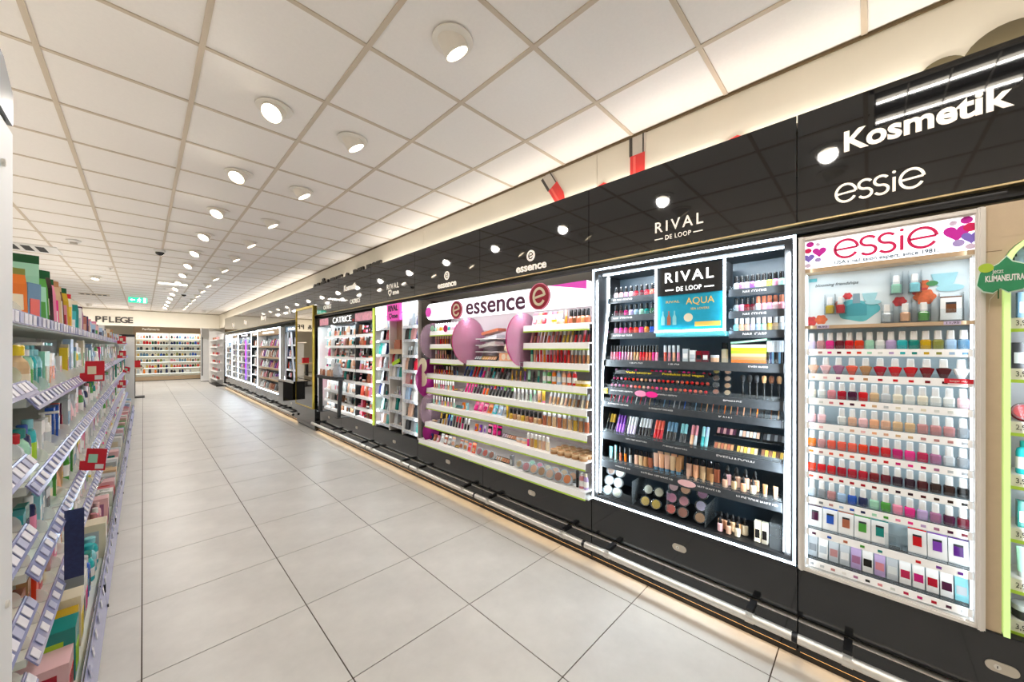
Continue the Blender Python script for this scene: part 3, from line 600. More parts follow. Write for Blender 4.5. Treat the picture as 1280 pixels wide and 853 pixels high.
NROW = [
 (1.67, [('nail_polish', (c,)) for c in ['lavender', 'dusty rose', 'hot pink', 'burgundy', 'red', 'orange red', 'mint', 'pearl', 'lilac', 'turquoise', 'teal', 'mustard', 'olive', 'pale blue', 'steel blue']], 'top row'),
 (1.541, [('flared_nail_polish', (c,)) for c in ['nude', 'pale pink', 'mauve', 'coral', 'tan', 'crimson', 'red', 'red', 'dark red', 'wine', 'white']], 'row two'),
 (1.413, [('nail_polish', (c,)) for c in ['ivory', 'pearl', 'rose', 'crimson', 'plum', 'red', 'beige', 'silver', 'ivory', 'pearl', 'ivory', 'pearl', 'pearl', 'pale pink']], 'row three'),
 (1.283, [('nail_polish', (c,)) if c else None for c in ['pale pink', 'pale pink', None, 'pearl', 'nude', 'pale pink', 'peach', 'nude', 'beige', 'beige', 'dusty rose', 'dusty rose', 'dusty rose', 'grey']], 'row four'),
 (1.153, [('nail_polish', (c,)) for c in ['orange', 'dusty rose', 'coral', 'coral', 'coral', 'orange red', 'red', 'red', 'magenta', 'hot pink', 'raspberry', 'mauve', 'silver', 'grey']], 'row five'),
 (1.022, [('nail_polish', (c,)) for c in ['orange red', 'red', 'red', 'crimson', 'crimson', 'crimson', 'dark red', 'burgundy', 'aubergine', 'aubergine', 'wine', 'dark brown', 'dark brown', 'black']], 'row six'),
 (.890, [('nail_polish', (c,)) for c in ['silver', 'grey', 'dusty rose', 'pale blue', 'blue', 'navy', 'mint', 'green', 'pink', 'hot pink', 'lilac', 'mauve', 'plum', 'burgundy']], 'row seven'),
 (.722, [('nail_kit', (c,), (1.0, 1.0, 1.12)) if c else None for c, s in [('plum', 1.1), ('blue', 1.1), ('copper', 1.1), ('green', 1.1), ('teal', 1.1), (None, 0), ('red', 1.1), ('violet', 1.1), ('purple', 1.1)]], 'row of boxed kits'),
 (.562, [('nail_sticker_pouch', (c, s), (.86, .9, 1.08)) for c, s in [('grey', 'silver'), ('silver', 'white'), ('dusty rose', 'silver'), ('white', 'silver'), ('mauve', 'lilac'), ('black', 'white'), ('rose', 'lilac'), ('pearl', 'silver'), ('raspberry', 'white'), ('magenta', 'white'), ('crimson', 'white'), ('plum', 'white'), ('silver', 'aqua')]], 'bottom row')]
m_swf = [C('pale pink')]
for ri, (z, items, nm) in enumerate(NROW):
    sh = obj('shelf', G().box(.03, W - .03, 0, .115, z - .006, z), m_clear if ri < 7 else m_clear, t)
    st = obj('price_strip', G().prof([(-.006, z - .034), (-.002, z), (.002, z), (.002, z - .034)], .031, W - .031), m_strip, sh)
    n = len(items)
    for i, it in enumerate(items):
        if it: x = .034 + (W - .068) * (i + .5) / n; obj('swatch', G().prof([(-.0065, z - .024), (-.0052, z - .013), (-.004, z - .013), (-.0045, z - .024)], x - .008, x + .008), C(it[1][0]), st)
    obj('acrylic_lip', G().box(.034, W - .034, .004, .006, z, z + .018), m_clear, sh)
    row(UN, items, .034, W - .034, .036 + (0 if ri < 7 else .01), z, nm + ' of white nail cabinet', 'stock in the white nail cabinet', size=.9, tilt=12 if ri > 6 else 0)
sg = obj('red_wobbler', G().box(.505, .585, -.012, -.008, 1.522, 1.542), M('sale_red', '#d21a2f', .4, noise=.03), t); ftext('longer stay', .05, m_white, sg, (.545, -.0125, 1.532), .011, ext=.0004)
obj('empty_tray', G().box(.325, .375, .02, .023, .725, .79).box(.325, .375, .023, .08, .725, .728).box(.338, .362, .03, .034, .735, .775), m_clear, t)
for z_ in (1.655, 1.526, 1.398, 1.268, 1.138, 1.007, .875, .70): area('shelf_light', (W / 2, .012, z_), (math.radians(35), 0, 0), .54, .012, LED_W * .026, COLD, t)
for xx, rz in ((.05, -60), (W - .05, 60)):
    area('cabinet_light', (xx if xx < .3 else xx, -.012, 1.30), (math.radians(90), 0, math.radians(rz)), .02, 1.6, LED_W * .06, COLD, t)
area('niche_light', (W / 2, .02, 2.068), (0, 0, 0), .54, .03, LED_W * .07, COLD, t)

def shelf(t, x0, x1, y0, y1, z, h=.04, edge=None, plate=None, lip=0, name='shelf', th=.008):
    s = obj(name, G().box(x0, x1, y0, y1, z - th, z), plate or m_white, t)
    obj('price_strip', G().prof([(y0 - .008, z - h), (y0 - .003, z), (y0, z), (y0, z - h)], x0, x1), edge or m_strip, s)
    if lip: obj('acrylic_lip', G().box(x0 + .004, x1 - .004, y0 + .003, y0 + .006, z, z + lip), m_clear, s)
    return s
def cyc(n, *names): return [names[R.randrange(len(names))] for _ in range(n)]
def led_frame(t, x0, x1, z0, z1, y, w=.008, sides='lrtb'):
    if 'l' in sides: obj('led_strip', G().box(x0, x0 + w, y - .004, y, z0, z1), m_led, t)
    if 'r' in sides: obj('led_strip', G().box(x1 - w, x1, y - .004, y, z0, z1), m_led, t)
    if 't' in sides: obj('led_strip', G().box(x0, x1, y - .004, y, z1 - w, z1), m_led, t)
    if 'b' in sides: obj('led_strip', G().box(x0, x1, y - .004, y, z0, z0 + w), m_led, t)
def wash(t, w, z0, z1, y, watt, n=2):
    """the LED strips down both front edges of a cabinet"""
    for xx, rz in ((.03, -58), (w - .03, 58)):
        area('cabinet_light', (xx, y, (z0 + z1) / 2), (math.radians(90), 0, math.radians(rz)), .02, z1 - z0, watt, COLD, t)

# ------------------------------------------------------------------ black make-up cabinet
YR = 1.546; UR = Unit(XF, YR, RZ_R); W = 1.262
t = UR.root('makeup_cabinet', 'black make-up cabinet outlined by cold white LED strips, with blue poster at top', 'cabinet')
obj('back_panel', G().box(.02, W - .02, .34, .36, .5, 2.28), m_dkcab, t)
for a, b in ((0, .05), (W - .05, W)): obj('side_panel', G().box(a, b, 0, .34, .5, 2.282), m_black, t)
obj('top_panel', G().box(.05, W - .05, 0, .34, 2.245, 2.282), m_black, t); obj('bottom_panel', G().box(.05, W - .05, 0, .34, .5, .535), m_black, t)
led_frame(t, .0, W, .5, 2.286, -.001, .011)
obj('led_strip', G().prof([(.13, 2.0), (.16, 2.0), (.16, 2.24), (.13, 2.24)], .051, .057).prof([(.05, 1.5), (.065, 1.5), (.16, 2.0), (.13, 2.0)], .051, .057).prof([(.02, .55), (.032, .55), (.065, 1.5), (.05, 1.5)], .051, .057), m_led, t)
obj('led_strip', G().box(.06, W - .06, .05, .056, 2.236, 2.245), m_led, t)
obj('led_strip', G().prof([(.10, 2.0), (.108, 2.0), (.108, 2.24), (.10, 2.24)], W - .056, W - .051).prof([(.01, .55), (.018, .55), (.108, 2.0), (.10, 2.0)], W - .056, W - .051), m_led, t)
# centre sign with poster
cs = obj('sign_box', G().box(.49, .915, .02, .2, 2.03, 2.215), m_black, t)
ftext('RIVAL', .30, M('led_letters', '#ffffff', .4, emit=1.2), cs, (.70, .017, 2.145), .095, bold=.0012, space=1.3); ftext('DE LOOP', .155, M('led_letters', '', .4), cs, (.705, .017, 2.065), .042, bold=.0002, space=1.15)
obj('dash', G().box(.555, .61, .016, .02, 2.061, 2.068).box(.80, .855, .016, .02, 2.061, 2.068), M('led_letters', '', .4), cs)
m_aqua = M('poster_sea_blue', '#1596b4', .35, noise=.25, nscale=9, emit=.25)
ps = obj('poster', G().box(.50, .905, .03, .05, 1.80, 2.03), m_aqua, t)
m_gold_p = M('poster_gold', '#e7b457', .4, emit=.2)
ftext('AQUA', .17, m_gold_p, ps, (.77, .028, 1.98), .062, ext=.0008); ftext('RIVAL', .09, m_gold_p, ps, (.60, .028, 1.985), .022, ext=.0008); ftext('SEA LOVERS', .11, m_gold_p, ps, (.77, .028, 1.93), .02, ext=.0008)
obj('sand_print', G().box(.74, .89, .028, .03, 1.815, 1.845), m_gold_p, ps); obj('shell_print', G().poly(circ(.70, 1.875, .028, 16), .028, .03), C('cream'), ps)
for i, x in enumerate((.535, .575, .612)): obj('tester_print', G().poly([(x - .012, 1.83), (x + .012, 1.83), (x + .012, 1.88), (x + .004, 1.90), (x + .004, 1.925), (x - .004, 1.925), (x - .004, 1.90), (x - .012, 1.88)], .0275 - i * .0002, .03), C(['aqua', 'copper', 'aqua'][i]), ps)
led_frame(t, .485, .922, 1.782, 2.222, .016, .013, 'lrb')
obj('sign_ledge', G().box(.49, .915, .02, .26, 1.752, 1.778), m_splash, t)
m_lab = M('dark_label_strip', '#3a3e42', .3, noise=.25, nscale=30)
tx = lambda s, w, x, y, z, p, sz=.026: ftext(s, w, m_white, p, (x, y, z), sz, ext=.0004)
gr = 'stock in the black make-up cabinet'
for i, z in enumerate((2.065, 1.925, 1.79)):
    s = shelf(t, .075, .485, .10, .33, z, .045, m_lab, m_clear, .02); tx(['GEL NAIL COLOUR', 'NAIL COLOUR', 'QUICK DRY NAIL COLOUR'][i], .16, .20, .0945, z - .022, s, .022)
    cs_ = [['pale pink', 'dusty rose', 'mauve', 'rose', 'dark red', 'wine', 'red', 'coral', 'crimson'], ['burgundy', 'wine', 'magenta', 'lilac', 'pale blue', 'mint', 'teal', 'dark green', 'navy'], ['pink', 'hot pink', 'magenta', 'red', 'orange red', 'hot pink', 'orange', 'blue', 'navy']][i]
    row(UR, [('round_nail_polish', (c,)) for c in cs_], .10, .47, .15, z, '%s left shelf of black cabinet' % ['upper', 'middle', 'lower'][i], gr, size=1.0)
    s = shelf(t, .925, W - .055, .07, .33, (2.035, 1.90, 1.78)[i], .045, m_lab, m_clear, .02); tx(['NAIL COLOUR', 'NAIL COLOUR', 'NAIL CARE'][i], .12, 1.06, .0645, (2.035, 1.90, 1.78)[i] - .022, s, .022)
    cs_ = [['silver', 'mauve', 'lilac', 'violet', 'mint', 'beige', 'lime', 'pink', 'mint'], ['grey', 'pink', 'dark red', 'wine', 'silver', 'rose', 'pink', 'pale pink', 'rose'], ['aqua', 'peach', 'nude', 'lavender', 'pale blue', 'mint', 'gold', 'beige', 'silver']][i]
    cp = ['black', 'copper', 'white'][i]
    row(UR, [('round_nail_polish', (c, cp if not (i == 1 and k < 4) else 'black')) for k, c in enumerate(cs_)], .94, W - .065, .12, (2.035, 1.90, 1.78)[i], '%s right shelf of black cabinet' % ['upper', 'middle', 'lower'][i], gr, size=1.0)
sh = {}
for nm, z, y in (('4', 1.585, .06), ('5', 1.372, .05), ('6', 1.268, .03), ('7', 1.03, .02), ('8', .815, .01)):
    sh[nm] = shelf(t, .06, W - .06, y, .335, z, .052 if nm != '6' else .042, m_lab, m_clear, .025)
tx('LIP GLOSS', .1, .33, .055, 1.559, sh['4']); tx('LIP OIL', .08, .6, .055, 1.559, sh['4']); tx('EYELINER', .1, 1.08, .055, 1.559, sh['4'])
tx('SILK & CARE LIPSTICK', .18, .22, .045, 1.346, sh['5']); tx('SMOOTH LIPSTICK', .15, .55, .045, 1.346, sh['5']); tx('POMADE', .1, .95, .045, 1.346, sh['5'])
tx('AUTOMATIC LIPLINER', .17, .20, .025, 1.247, sh['6']); tx('AUTOMATIC EYELINER', .17, .52, .025, 1.247, sh['6']); tx('KAJAL', .08, .92, .025, 1.247, sh['6'])
tx('VOLUME MASCARA', .16, .35, .015, 1.004, sh['7']); tx('CURLING MASCARA', .16, .62, .015, 1.004, sh['7']); tx('EYESHADOW', .2, .97, .015, 1.004, sh['7'], .032)
tx('CONCEALER', .12, .25, .005, .789, sh['8']); tx('NATURAL LIFT MAKE-UP', .22, .50, .005, .789, sh['8'], .03); tx('MAT MAKE-UP', .13, .83, .005, .789, sh['8'], .03); tx('NUDE TONE MAKE-UP', .2, 1.08, .005, .789, sh['8'], .03)
obj('yellow_sticker', G().box(.07, .105, .036, .04, 1.325, 1.365), C('yellow'), t)
for xx, c in ((.37, 'pink'), (.45, 'hot pink')): obj('swatch_print', G().poly(circ(xx, 1.346, .022, 14, 2), .040, .0418), C(c), sh['5'])
obj('swatch_print', G().poly(circ(.70, .795, .022, 14, 2.6), .0, .0018), C('pale pink'), sh['8'])
# shelf 4: glosses, boxed lip care, folders
row(UR, [('lip_gloss', (c, 'black')) for c in ['rose', 'pink', 'raspberry', 'magenta', 'mauve', 'mauve', 'dusty rose', 'dusty rose', 'tan', 'tan', 'red', 'red', 'coral', 'coral', 'hot pink', 'pink']], .09, .47, .11, 1.585, 'gloss shelf of black cabinet', gr, 6)
row(UR, [('lip_gloss', (c, 'silver')) for c in ['coral', 'rose', 'peach', 'pink']], .50, .62, .12, 1.585, 'centre of gloss shelf of black cabinet', gr)
for x, c, c2, h_ in ((.655, 'silver', 'white', .085), (.70, 'white', 'silver', .075), (.74, 'dark red', 'black', .07), (.78, 'burgundy', 'white', .07)):
    put('carton', UR, x, .12, 1.585, (c, c2), '%s small carton in the middle of the gloss shelf' % c, gr, h=h_)
put('foundation_bottle', UR, .885, .14, 1.585, ('cream', 'black'), 'cream pump bottle with black cap beside the folded leaflets', gr)
put('cream_jar', UR, .83, .13, 1.585, ('peach', 'silver'), 'small peach jar beside the cream pump bottle', gr, size=.8)
for k, c in enumerate(['orange', 'tan', 'beige', 'lime', 'yellow', 'cream']):
    o = obj('makeup_sponge_pack', G().box(0, .18, 0, .12, 0, .018), C(c), None, UR.w(.93, .10, 1.5852 + k * .0185), (0, 0, RZ_R)); tag(o, '%s flat pack, %s from the bottom of the pile in black cabinet' % (c, ORD[k]), 'pack', gr)
o = obj('product_folder', G().box(0, .19, 0, .11, 0, .012), C('mint'), None, UR.w(.928, .10, 1.7), (0, math.radians(-6), RZ_R)); tag(o, 'pale green folder tilted on top of the pile of packs', 'folder')
row(UR, [('mascara', (c, 'silver')) for c in ['black', 'navy', 'steel blue', 'black', 'charcoal', 'steel blue', 'black']], 1.115, 1.19, .12, 1.585, 'right end of gloss shelf', gr)
# shelf 5: lipstick ends
for k in range(3):
    cc = [['pink', 'pink', 'mauve', 'raspberry', 'crimson', 'rose', 'coral', 'orange red', 'nude', 'rose', 'red', 'hot pink', 'red', 'coral', 'tan', 'red', 'copper', 'orange red', 'red', 'coral', 'copper', 'red'],
          ['magenta', 'raspberry', 'mauve', 'red', 'dark red', 'orange red', 'coral', 'peach', 'tan', 'dusty rose', 'rose', 'coral', 'red', 'orange red', 'red', 'copper', 'coral', 'orange red', 'red', 'coral', 'red', 'coral'],
          ['mauve', None, 'plum', 'violet', None, 'magenta', None, None, None, 'red', 'magenta', 'hot pink', 'raspberry', 'pink', None, 'burgundy', 'hot pink', 'magenta', 'raspberry', None, 'crimson', 'wine']][k]
    row(UR, [('lipstick', (c,)) if c else None for c in cc], .09, .80, .11 + k * .035, 1.385 + k * .052 + (.012 if k == 2 else 0), 'lipstick tier %s of black cabinet' % ['one', 'two', 'three'][k], gr)
    obj('lipstick_tier', G().box(.08, .81, .10 + k * .035, .32, 1.372, 1.376 + k * .052), m_clear, t)
bn = obj('banner_strip', G().box(.14, .80, .095, .098, 1.478, 1.506), m_black, t)
for x, s in ((.33, 'Viele unserer'), (.64, 'Produkte sind vegan')): ftext(s, .2 if x < .5 else .27, C('yellow'), bn, (x, .094, 1.492), .022, ext=.0004)
for k in range(8): put('powder_compact', UR, .845 + (k % 2) * .065, .10 + k // 2 * .004, 1.373 + k // 2 * .044, (['copper', 'beige', 'charcoal', 'tan', 'brown', 'nude', 'gold', 'peach'][k],), '%s small compact in the clear rack beside the lipsticks' % ['copper', 'beige', 'charcoal', 'tan', 'brown', 'nude', 'gold', 'peach'][k], gr, size=.6)
row(UR, [('makeup_brush', ('black', h)) for h in ['black', 'black', 'charcoal', 'tan', 'brown', 'tan']], .97, 1.19, .12, 1.372, 'brush corner of black cabinet', gr)
# shelf 6: pencils
row(UR, [('eye_pencil', (c, 'silver'), .55) for c in ['red', 'crimson', 'pink', 'red', 'hot pink', 'red', 'white', 'red', 'mauve', 'tan', 'navy', 'black', 'steel blue', 'navy', 'silver', 'grey', 'blue', 'charcoal', 'steel blue', 'brown', 'tan', 'copper', 'brown', 'orange', 'tan', 'copper', 'peach', 'brown', 'orange', 'black', 'brown', 'tan']], .09, 1.19, .08, 1.268, 'pencil shelf of black cabinet', gr, 30)
obj('pencil_tray', G().box(.08, 1.2, .115, .12, 1.268, 1.31), m_clear, t)
# shelf 7: mascaras leaning, palettes
mas = [('black', 'gold')] * 2 + [None] + [('violet', 'purple')] * 3 + [None] + [('lavender', 'silver')] * 3 + [None] + [('black', 'silver')] * 4 + [None] + [('red', 'coral')] * 3 + [None] + [('black', 'steel blue')] * 3 + [None] + [('black', 'aqua')] * 2 + [None] + [('peach', 'rose'), ('silver', 'rose'), None] + [('turquoise', 'aqua'), ('aqua', 'pale blue')]
row(UR, [('mascara', m) if m else None for m in mas], .085, .80, .085, 1.03, 'mascara shelf of black cabinet', gr, 24)
for k in range(9): obj('acrylic_bin', G().prof([(.03, 1.03), (.034, 1.03), (.12, 1.17), (.116, 1.17)], .085 + k * .08, .09 + k * .08), m_clear, t)
for k in range(6):
    c = [('dusty rose', 'plum'), ('silver', 'nude'), ('charcoal', 'grey'), ('copper', 'tan'), ('gold', 'beige'), ('brown', 'gold')][k]
    put('eyeshadow_palette', UR, .895 + (k % 3) * .125, .07 + k // 3 * -.0 + (.06 if k < 3 else 0), 1.031 + (.085 if k < 3 else 0), c, '%s eyeshadow palette, %s in the %s tier of black cabinet' % (c[0], ORD[k % 3], 'upper' if k < 3 else 'lower'), gr, size=(.95, .95, .95))
obj('acrylic_bin', G().box(.83, 1.205, .05, .054, 1.03, 1.055).box(.83, 1.205, .11, .30, 1.11, 1.115), m_clear, t)
# shelf 8: foundations
row(UR, [('cosmetic_tube', ('aqua', 'silver'), .8), ('lip_gloss', ('mint', 'aqua')), ('lip_gloss', ('copper', 'black')), ('lip_gloss', ('orange', 'black')), ('lip_gloss', ('silver', 'black'))], .09, .29, .09, .815, 'left end of foundation shelf', gr)
row(UR, [('foundation_bottle', (c, 'black'), .85) for c in ['nude', 'beige', 'tan', 'copper']], .30, .44, .09, .815, 'black-capped quartet of foundation shelf', gr)
row(UR, [('cosmetic_tube', (c, 'steel blue')) for c in ['nude', 'peach', 'nude', 'beige', 'tan']], .45, .64, .08, .815, 'blue-capped tubes of foundation shelf', gr)
row(UR, [('cosmetic_tube', (c, 'steel blue')) for c in ['nude', 'beige', 'peach', 'tan']], .45, .64, .14, .815, 'rear blue-capped tubes of foundation shelf', gr)
row(UR, [('foundation_bottle', (c, 'black')) for c in ['nude', 'peach', 'beige', 'tan', 'copper']], .66, .87, .11, .815, 'tall bottles of foundation shelf', gr)
row(UR, [('cosmetic_tube', (c, 'nude'), .55) for c in ['nude', 'peach', 'beige', 'tan']], .67, .86, .045, .815, 'small tester tubes of foundation shelf', gr)
row(UR, [('dropper_bottle', (c,), 1.1) for c in ['pale pink', 'nude', 'nude', 'peach']], .885, 1.08, .11, .815, 'rear droppers of foundation shelf', gr)
row(UR, [('dropper_bottle', (c,), .8) for c in ['nude', 'beige', 'peach', 'cream']], .885, 1.08, .055, .815, 'front droppers of foundation shelf', gr)
row(UR, [('cosmetic_tube', ('tan', 'nude'), .6), ('cosmetic_tube', ('peach', 'nude'), .6)], 1.09, 1.19, .055, .815, 'right end of foundation shelf', gr)
# shelf 9: compacts in clear bins on the cabinet floor
for g_ in (G().box(.06, .30, .03, .034, .536, .59), G().box(.31, .315, .03, .3, .536, .70), G().box(.56, .565, .03, .3, .536, .70), G().box(.80, .805, .03, .3, .536, .66)): obj('acrylic_bin', g_, m_clear, t)
k = 0
for x0, cols, base in ((.10, ['nude', 'cream', 'peach', 'ivory', 'beige', 'cream'], 'silver'), (.40, ['ivory', 'cream', 'gold', 'mustard'], 'black'), (.58, ['pale pink', 'peach', 'pink', 'rose', 'coral', 'copper'], 'black'), (.765, ['mauve', 'lavender', 'tan'], 'black')):
    nc = 1 if len(cols) == 3 else 2
    for i, c in enumerate(cols):
        r = i // nc
        put('powder_compact', UR, x0 + (i % nc) * .078, .06 + (len(cols) // nc - 1 - r) * .0 + (.05 if r == 0 else .02 if r == 1 and len(cols) // nc > 2 else .0), .537 + (len(cols) // nc - 1 - r) * .07, (c, base), '%s powder compact in %s case, number %s counted along the lowest bins' % (c, base, ORD[k]), gr, size=1.08); k += 1
row(UR, [('dropper_bottle', (c,), .95) for c in ['nude', 'peach', 'beige', 'tan', 'cream']], .86, 1.02, .10, .537, 'lowest bins, dropper bottles', gr)
row(UR, [('dropper_bottle', (c,), .8) for c in ['pale pink', 'nude', 'cream']], .86, 1.0, .05, .537, 'front of lowest bins', gr)
row(UR, [('carton', ('cream', 'black'), 1, dict(w=.03, d=.03, h=.12)), ('carton', ('ivory', 'black'), 1, dict(w=.03, d=.03, h=.12))], 1.06, 1.13, .07, .537, 'lowest bins beside the clear box', gr)
obj('acrylic_box', G().box(1.14, 1.2, .03, .2, .536, .68), m_clear, t)
wash(t, W, .55, 2.2, -.02, LED_W * 3.4)
area('cabinet_light', (W / 2, .04, 2.232), (math.radians(30), 0, 0), 1.1, .02, LED_W * 2.2, COLD, t)

# ------------------------------------------------------------------ lilac make-up unit
YE = 4.042; UE = Unit(XF, YE, RZ_R); W = 2.502
t = UE.root('makeup_cabinet', 'wide make-up shelf unit with lilac acrylic fins, lime shelf edges and white lit header', 'cabinet')
m_pinkback = M('pale_mauve_back', '#d9cfd3', .5, noise=.03)
obj('back_panel', G().box(.22, W, .30, .32, .5, 2.25), m_pinkback, t)
obj('side_panel', G().box(0, .22, -.0, .30, .5, 2.25), M('dark_brown_gloss', '#2b221d', .15, noise=.15), t)
obj('base_board', G().box(.06, W, -.07, .30, .50, .512), m_white, t)
hd = obj('header_panel', G().poly([(.34, 2.005), (W - .005, 2.005), (W - .005, 2.195), (.34, 2.195)] + circ(.34, 2.10, .095, 10, a0=100, a1=260), -.09, -.02), m_ledsoft, t)
obj('pink_flash', G().poly([(2.13, 2.195), (W - .006, 2.13), (W - .006, 2.195)], -.092, -.09), M('flash_pink', '#e24fc0', .4, emit=.3), hd)
obj('header_end', G().poly(circ(.30, 2.10, .06, 14, 1.0), -.093, -.09), M('flash_pink', '', .4), hd)
m_ess = M('sign_plum', '#5c2a4c', .5, noise=.05); m_essr = M('sign_dark_red', '#9a1330', .45, noise=.05)
ftext('essence', .84, m_ess, hd, (1.44, -.095, 2.098), .24, bold=.004)
for x, z, r in ((.86, 2.085, .098), (2.03, 2.115, .115)):
    d = obj('disc_mark', G().poly(circ(x, z, r, 32), -.102, -.09), m_essr, hd)
    obj('disc_rim', G().strip(circ(x, z, r * .97, 32) + circ(x, z, r * .97, 32)[:2], .008, -.104, -.102), C('pink'), d)
    g = G(); e_glyph(g, x, z, r * .52, r * .6, r * .2, -.105, -.102, .006); obj('letter', g, C('cream'), d)
def fin(x, yc, zc, r, m, nm): return obj(nm, G().ring([[(x, yc + r * math.cos(a) * .9, zc + r * math.sin(a)) for a in [i * math.pi / 16 for i in range(32)]], [(x + .01, yc + r * math.cos(a) * .9, zc + r * math.sin(a)) for a in [i * math.pi / 16 for i in range(32)]]]), m, t)
fin(.225, .03, 1.76, .22, m_lilac, 'acrylic_fin'); fin(.215, .0, 1.30, .24, m_plum, 'acrylic_fin'); fin(.225, .02, .93, .21, m_lilac, 'acrylic_fin'); fin(.215, .0, .66, .13, m_plum, 'acrylic_fin')
for zc in (1.47, 1.30):
    obj('info_disc', G().poly(circ(.24, zc, .085, 20), -.135, -.128), C('cream'), t)
obj('info_disc_link', G().box(.215, .265, -.132, -.128, 1.36, 1.41), C('cream'), t)
for x in (.96, 1.76):
    fin(x, .0, 1.75, .25, m_lilac, 'acrylic_fin')
    obj('fin_rim', G().ring([[(x - .012, .25 * rr * math.cos(a) * .9, 1.75 + .25 * rr * math.sin(a)) for rr, a in [(1.0, i * math.pi / 16) for i in range(32)]], [(x - .006, .25 * math.cos(a) * .9, 1.75 + .25 * math.sin(a)) for a in [i * math.pi / 16 for i in range(32)]]]), M('rim_magenta', '#d02a82', .3), t)
obj('round_mirror', G().poly(circ(.86, 1.735, .085, 24), -.115, -.105), M('bronze_mirror', '#a88a58', .08, 1), t)
def eshelf(x0, x1, y, z): 
    s = shelf(t, x0, x1, y, .30, z, .05, m_strip, m_white)
    obj('lime_strip', G().box(x0, x1, y - .010, y - .002, z - .062, z - .05), m_lime, s)
    return s
ZE = dict(A=1.37, B=1.195, C=1.005, D=.79, E=.565)
for k, z in ZE.items(): eshelf(.24 if k != 'E' else .10, W - .01, -.075 - (.02 if k in 'DE' else 0), z)
for z in (1.875, 1.72, 1.55): eshelf(1.80, W - .01, -.045, z)
for z in (1.875, 1.72, 1.545): eshelf(.27, .92, -.045, z)
eshelf(.98, 1.76, -.05, 1.545)
gl = 'stock in the lilac make-up unit'
P = lambda k, c, c2=None, s=1.0, **kw: (k, (c,) if c2 is None else (c, c2), s * 1.08, kw)
nz = R.choice
row(UE, [P('round_nail_polish', c, 'white') for c in ['mint', 'nude', 'orange', 'peach', 'green', 'teal', 'dusty rose', 'pink', 'hot pink', 'red', 'crimson']], .30, .88, 0, 1.875, 'upper left tier of lilac unit', gl)
row(UE, [P('lip_gloss', c, 'nude', .95) for c in ['rose', 'dusty rose', 'red', 'coral', 'orange', 'copper', 'mauve', 'magenta', 'pink', 'nude']], .30, .78, 0, 1.72, 'middle left tier of lilac unit', gl)
row(UE, [P('lip_gloss', c, b, .85) for c, b in [('nude', 'white'), ('nude', 'pink'), ('peach', 'nude'), ('rose', 'nude'), ('dusty rose', 'peach'), ('tan', 'black'), ('brown', 'black'), ('charcoal', 'black'), ('grey', 'black'), ('silver', 'black'), ('black', 'silver'), ('black', 'red')]], .30, .88, 0, 1.545, 'lower left tier of lilac unit', gl)
row(UE, [P('blister_pack', c, 'silver', .95) for c in ['rose', 'peach', 'crimson', 'silver', 'pink', 'nude']], 1.84, 2.16, .03, 1.875, 'upper right tier of lilac unit', gl, 14)
row(UE, [P('powder_jar', 'cream', 'mustard'), P('powder_jar', 'nude', 'cream'), P('lip_gloss', 'orange', 'peach')], 2.10, 2.27, 0, 1.875, 'middle of upper right tier', gl)
row(UE, [P('round_nail_polish', c, 'black', 1.25) for c in ['copper', 'brown', 'copper', 'tan', 'copper']], 2.27, 2.47, 0, 1.875, 'right end of upper right tier', gl)
row(UE, [P('lip_gloss', c, b, 1.0) for c, b in [('rose', 'dusty rose'), ('copper', 'dark red'), ('rose', 'silver'), ('dusty rose', 'tan'), ('brown', 'tan'), ('coral', 'silver'), ('rose', 'copper'), ('copper', 'rose'), ('dark red', 'nude'), ('gold', 'white'), ('gold', 'nude'), ('beige', 'gold'), ('red', 'black'), ('rose', 'black'), ('red', 'pink'), ('dark red', 'black')]], 1.83, 2.47, 0, 1.72, 'middle right tier of lilac unit', gl, 16)
row(UE, [P('lip_gloss', c, b, 1.05) for c, b in [('mint', 'teal'), ('peach', 'nude'), ('red', 'copper'), ('coral', 'red'), ('orange', 'gold')] + [('red', 'silver'), ('crimson', 'pink'), ('coral', 'rose'), ('red', 'coral'), ('crimson', 'red'), ('red', 'pink'), ('coral', 'red')] + [('copper', 'white'), ('copper', 'silver'), ('tan', 'silver'), ('copper', 'white'), ('tan', 'white')]], 1.84, 2.47, 0, 1.55, 'lower right tier of lilac unit', gl)
row(UE, [P('eyeshadow_palette', a, b, .9) for a, b in [('silver', 'grey'), ('gold', 'nude'), ('beige', 'tan')]], 1.02, 1.36, .02, 1.545, 'centre shelf of lilac unit', gl)
for k in range(3):
    c = ['white', 'silver', 'copper'][k]
    o = obj('brush_roll', G().box(0, .26, 0, .12, 0, .03), C(c), None, UE.w(1.06 + k * .02, .05, 1.66 + .068 * k + .012), (math.radians(0), math.radians(-9), RZ_R)); tag(o, '%s boxed palette, %s of the slanted trio between the lilac fins' % (c, ORD[2 - k]), 'palette', gl)
    obj('palette_ledge', G().box(1.04, 1.38, .02, .29, 1.63 + .068 * k, 1.638 + .068 * k), m_white, t)
fan = G()
for k in range(7):
    a = math.radians(20 + k * 20); m = Matrix.Translation((1.56, .1, 1.62)) @ Matrix.Rotation(a - math.pi / 2, 4, 'Y'); fan.box(-.025, .025, -.001 - k * .002, .0 - k * .002, 0, .17).xf(m, len(fan.v) - 8)
stuff(obj('shade_fan', fan, C('cream'), t))
bx = obj('gift_box', G().box(1.44, 1.70, -.01, .05, 1.551, 1.625), C('peach'), None, UE.w(0, 0, 0), (0, 0, RZ_R)); tag(bx, 'peach box with three round cream windows between the lilac fins', 'box')
for k in range(3): obj('window', G().poly(circ(1.50 + k * .075, 1.588, .028, 16), -.013, -.01), C('cream'), bx)
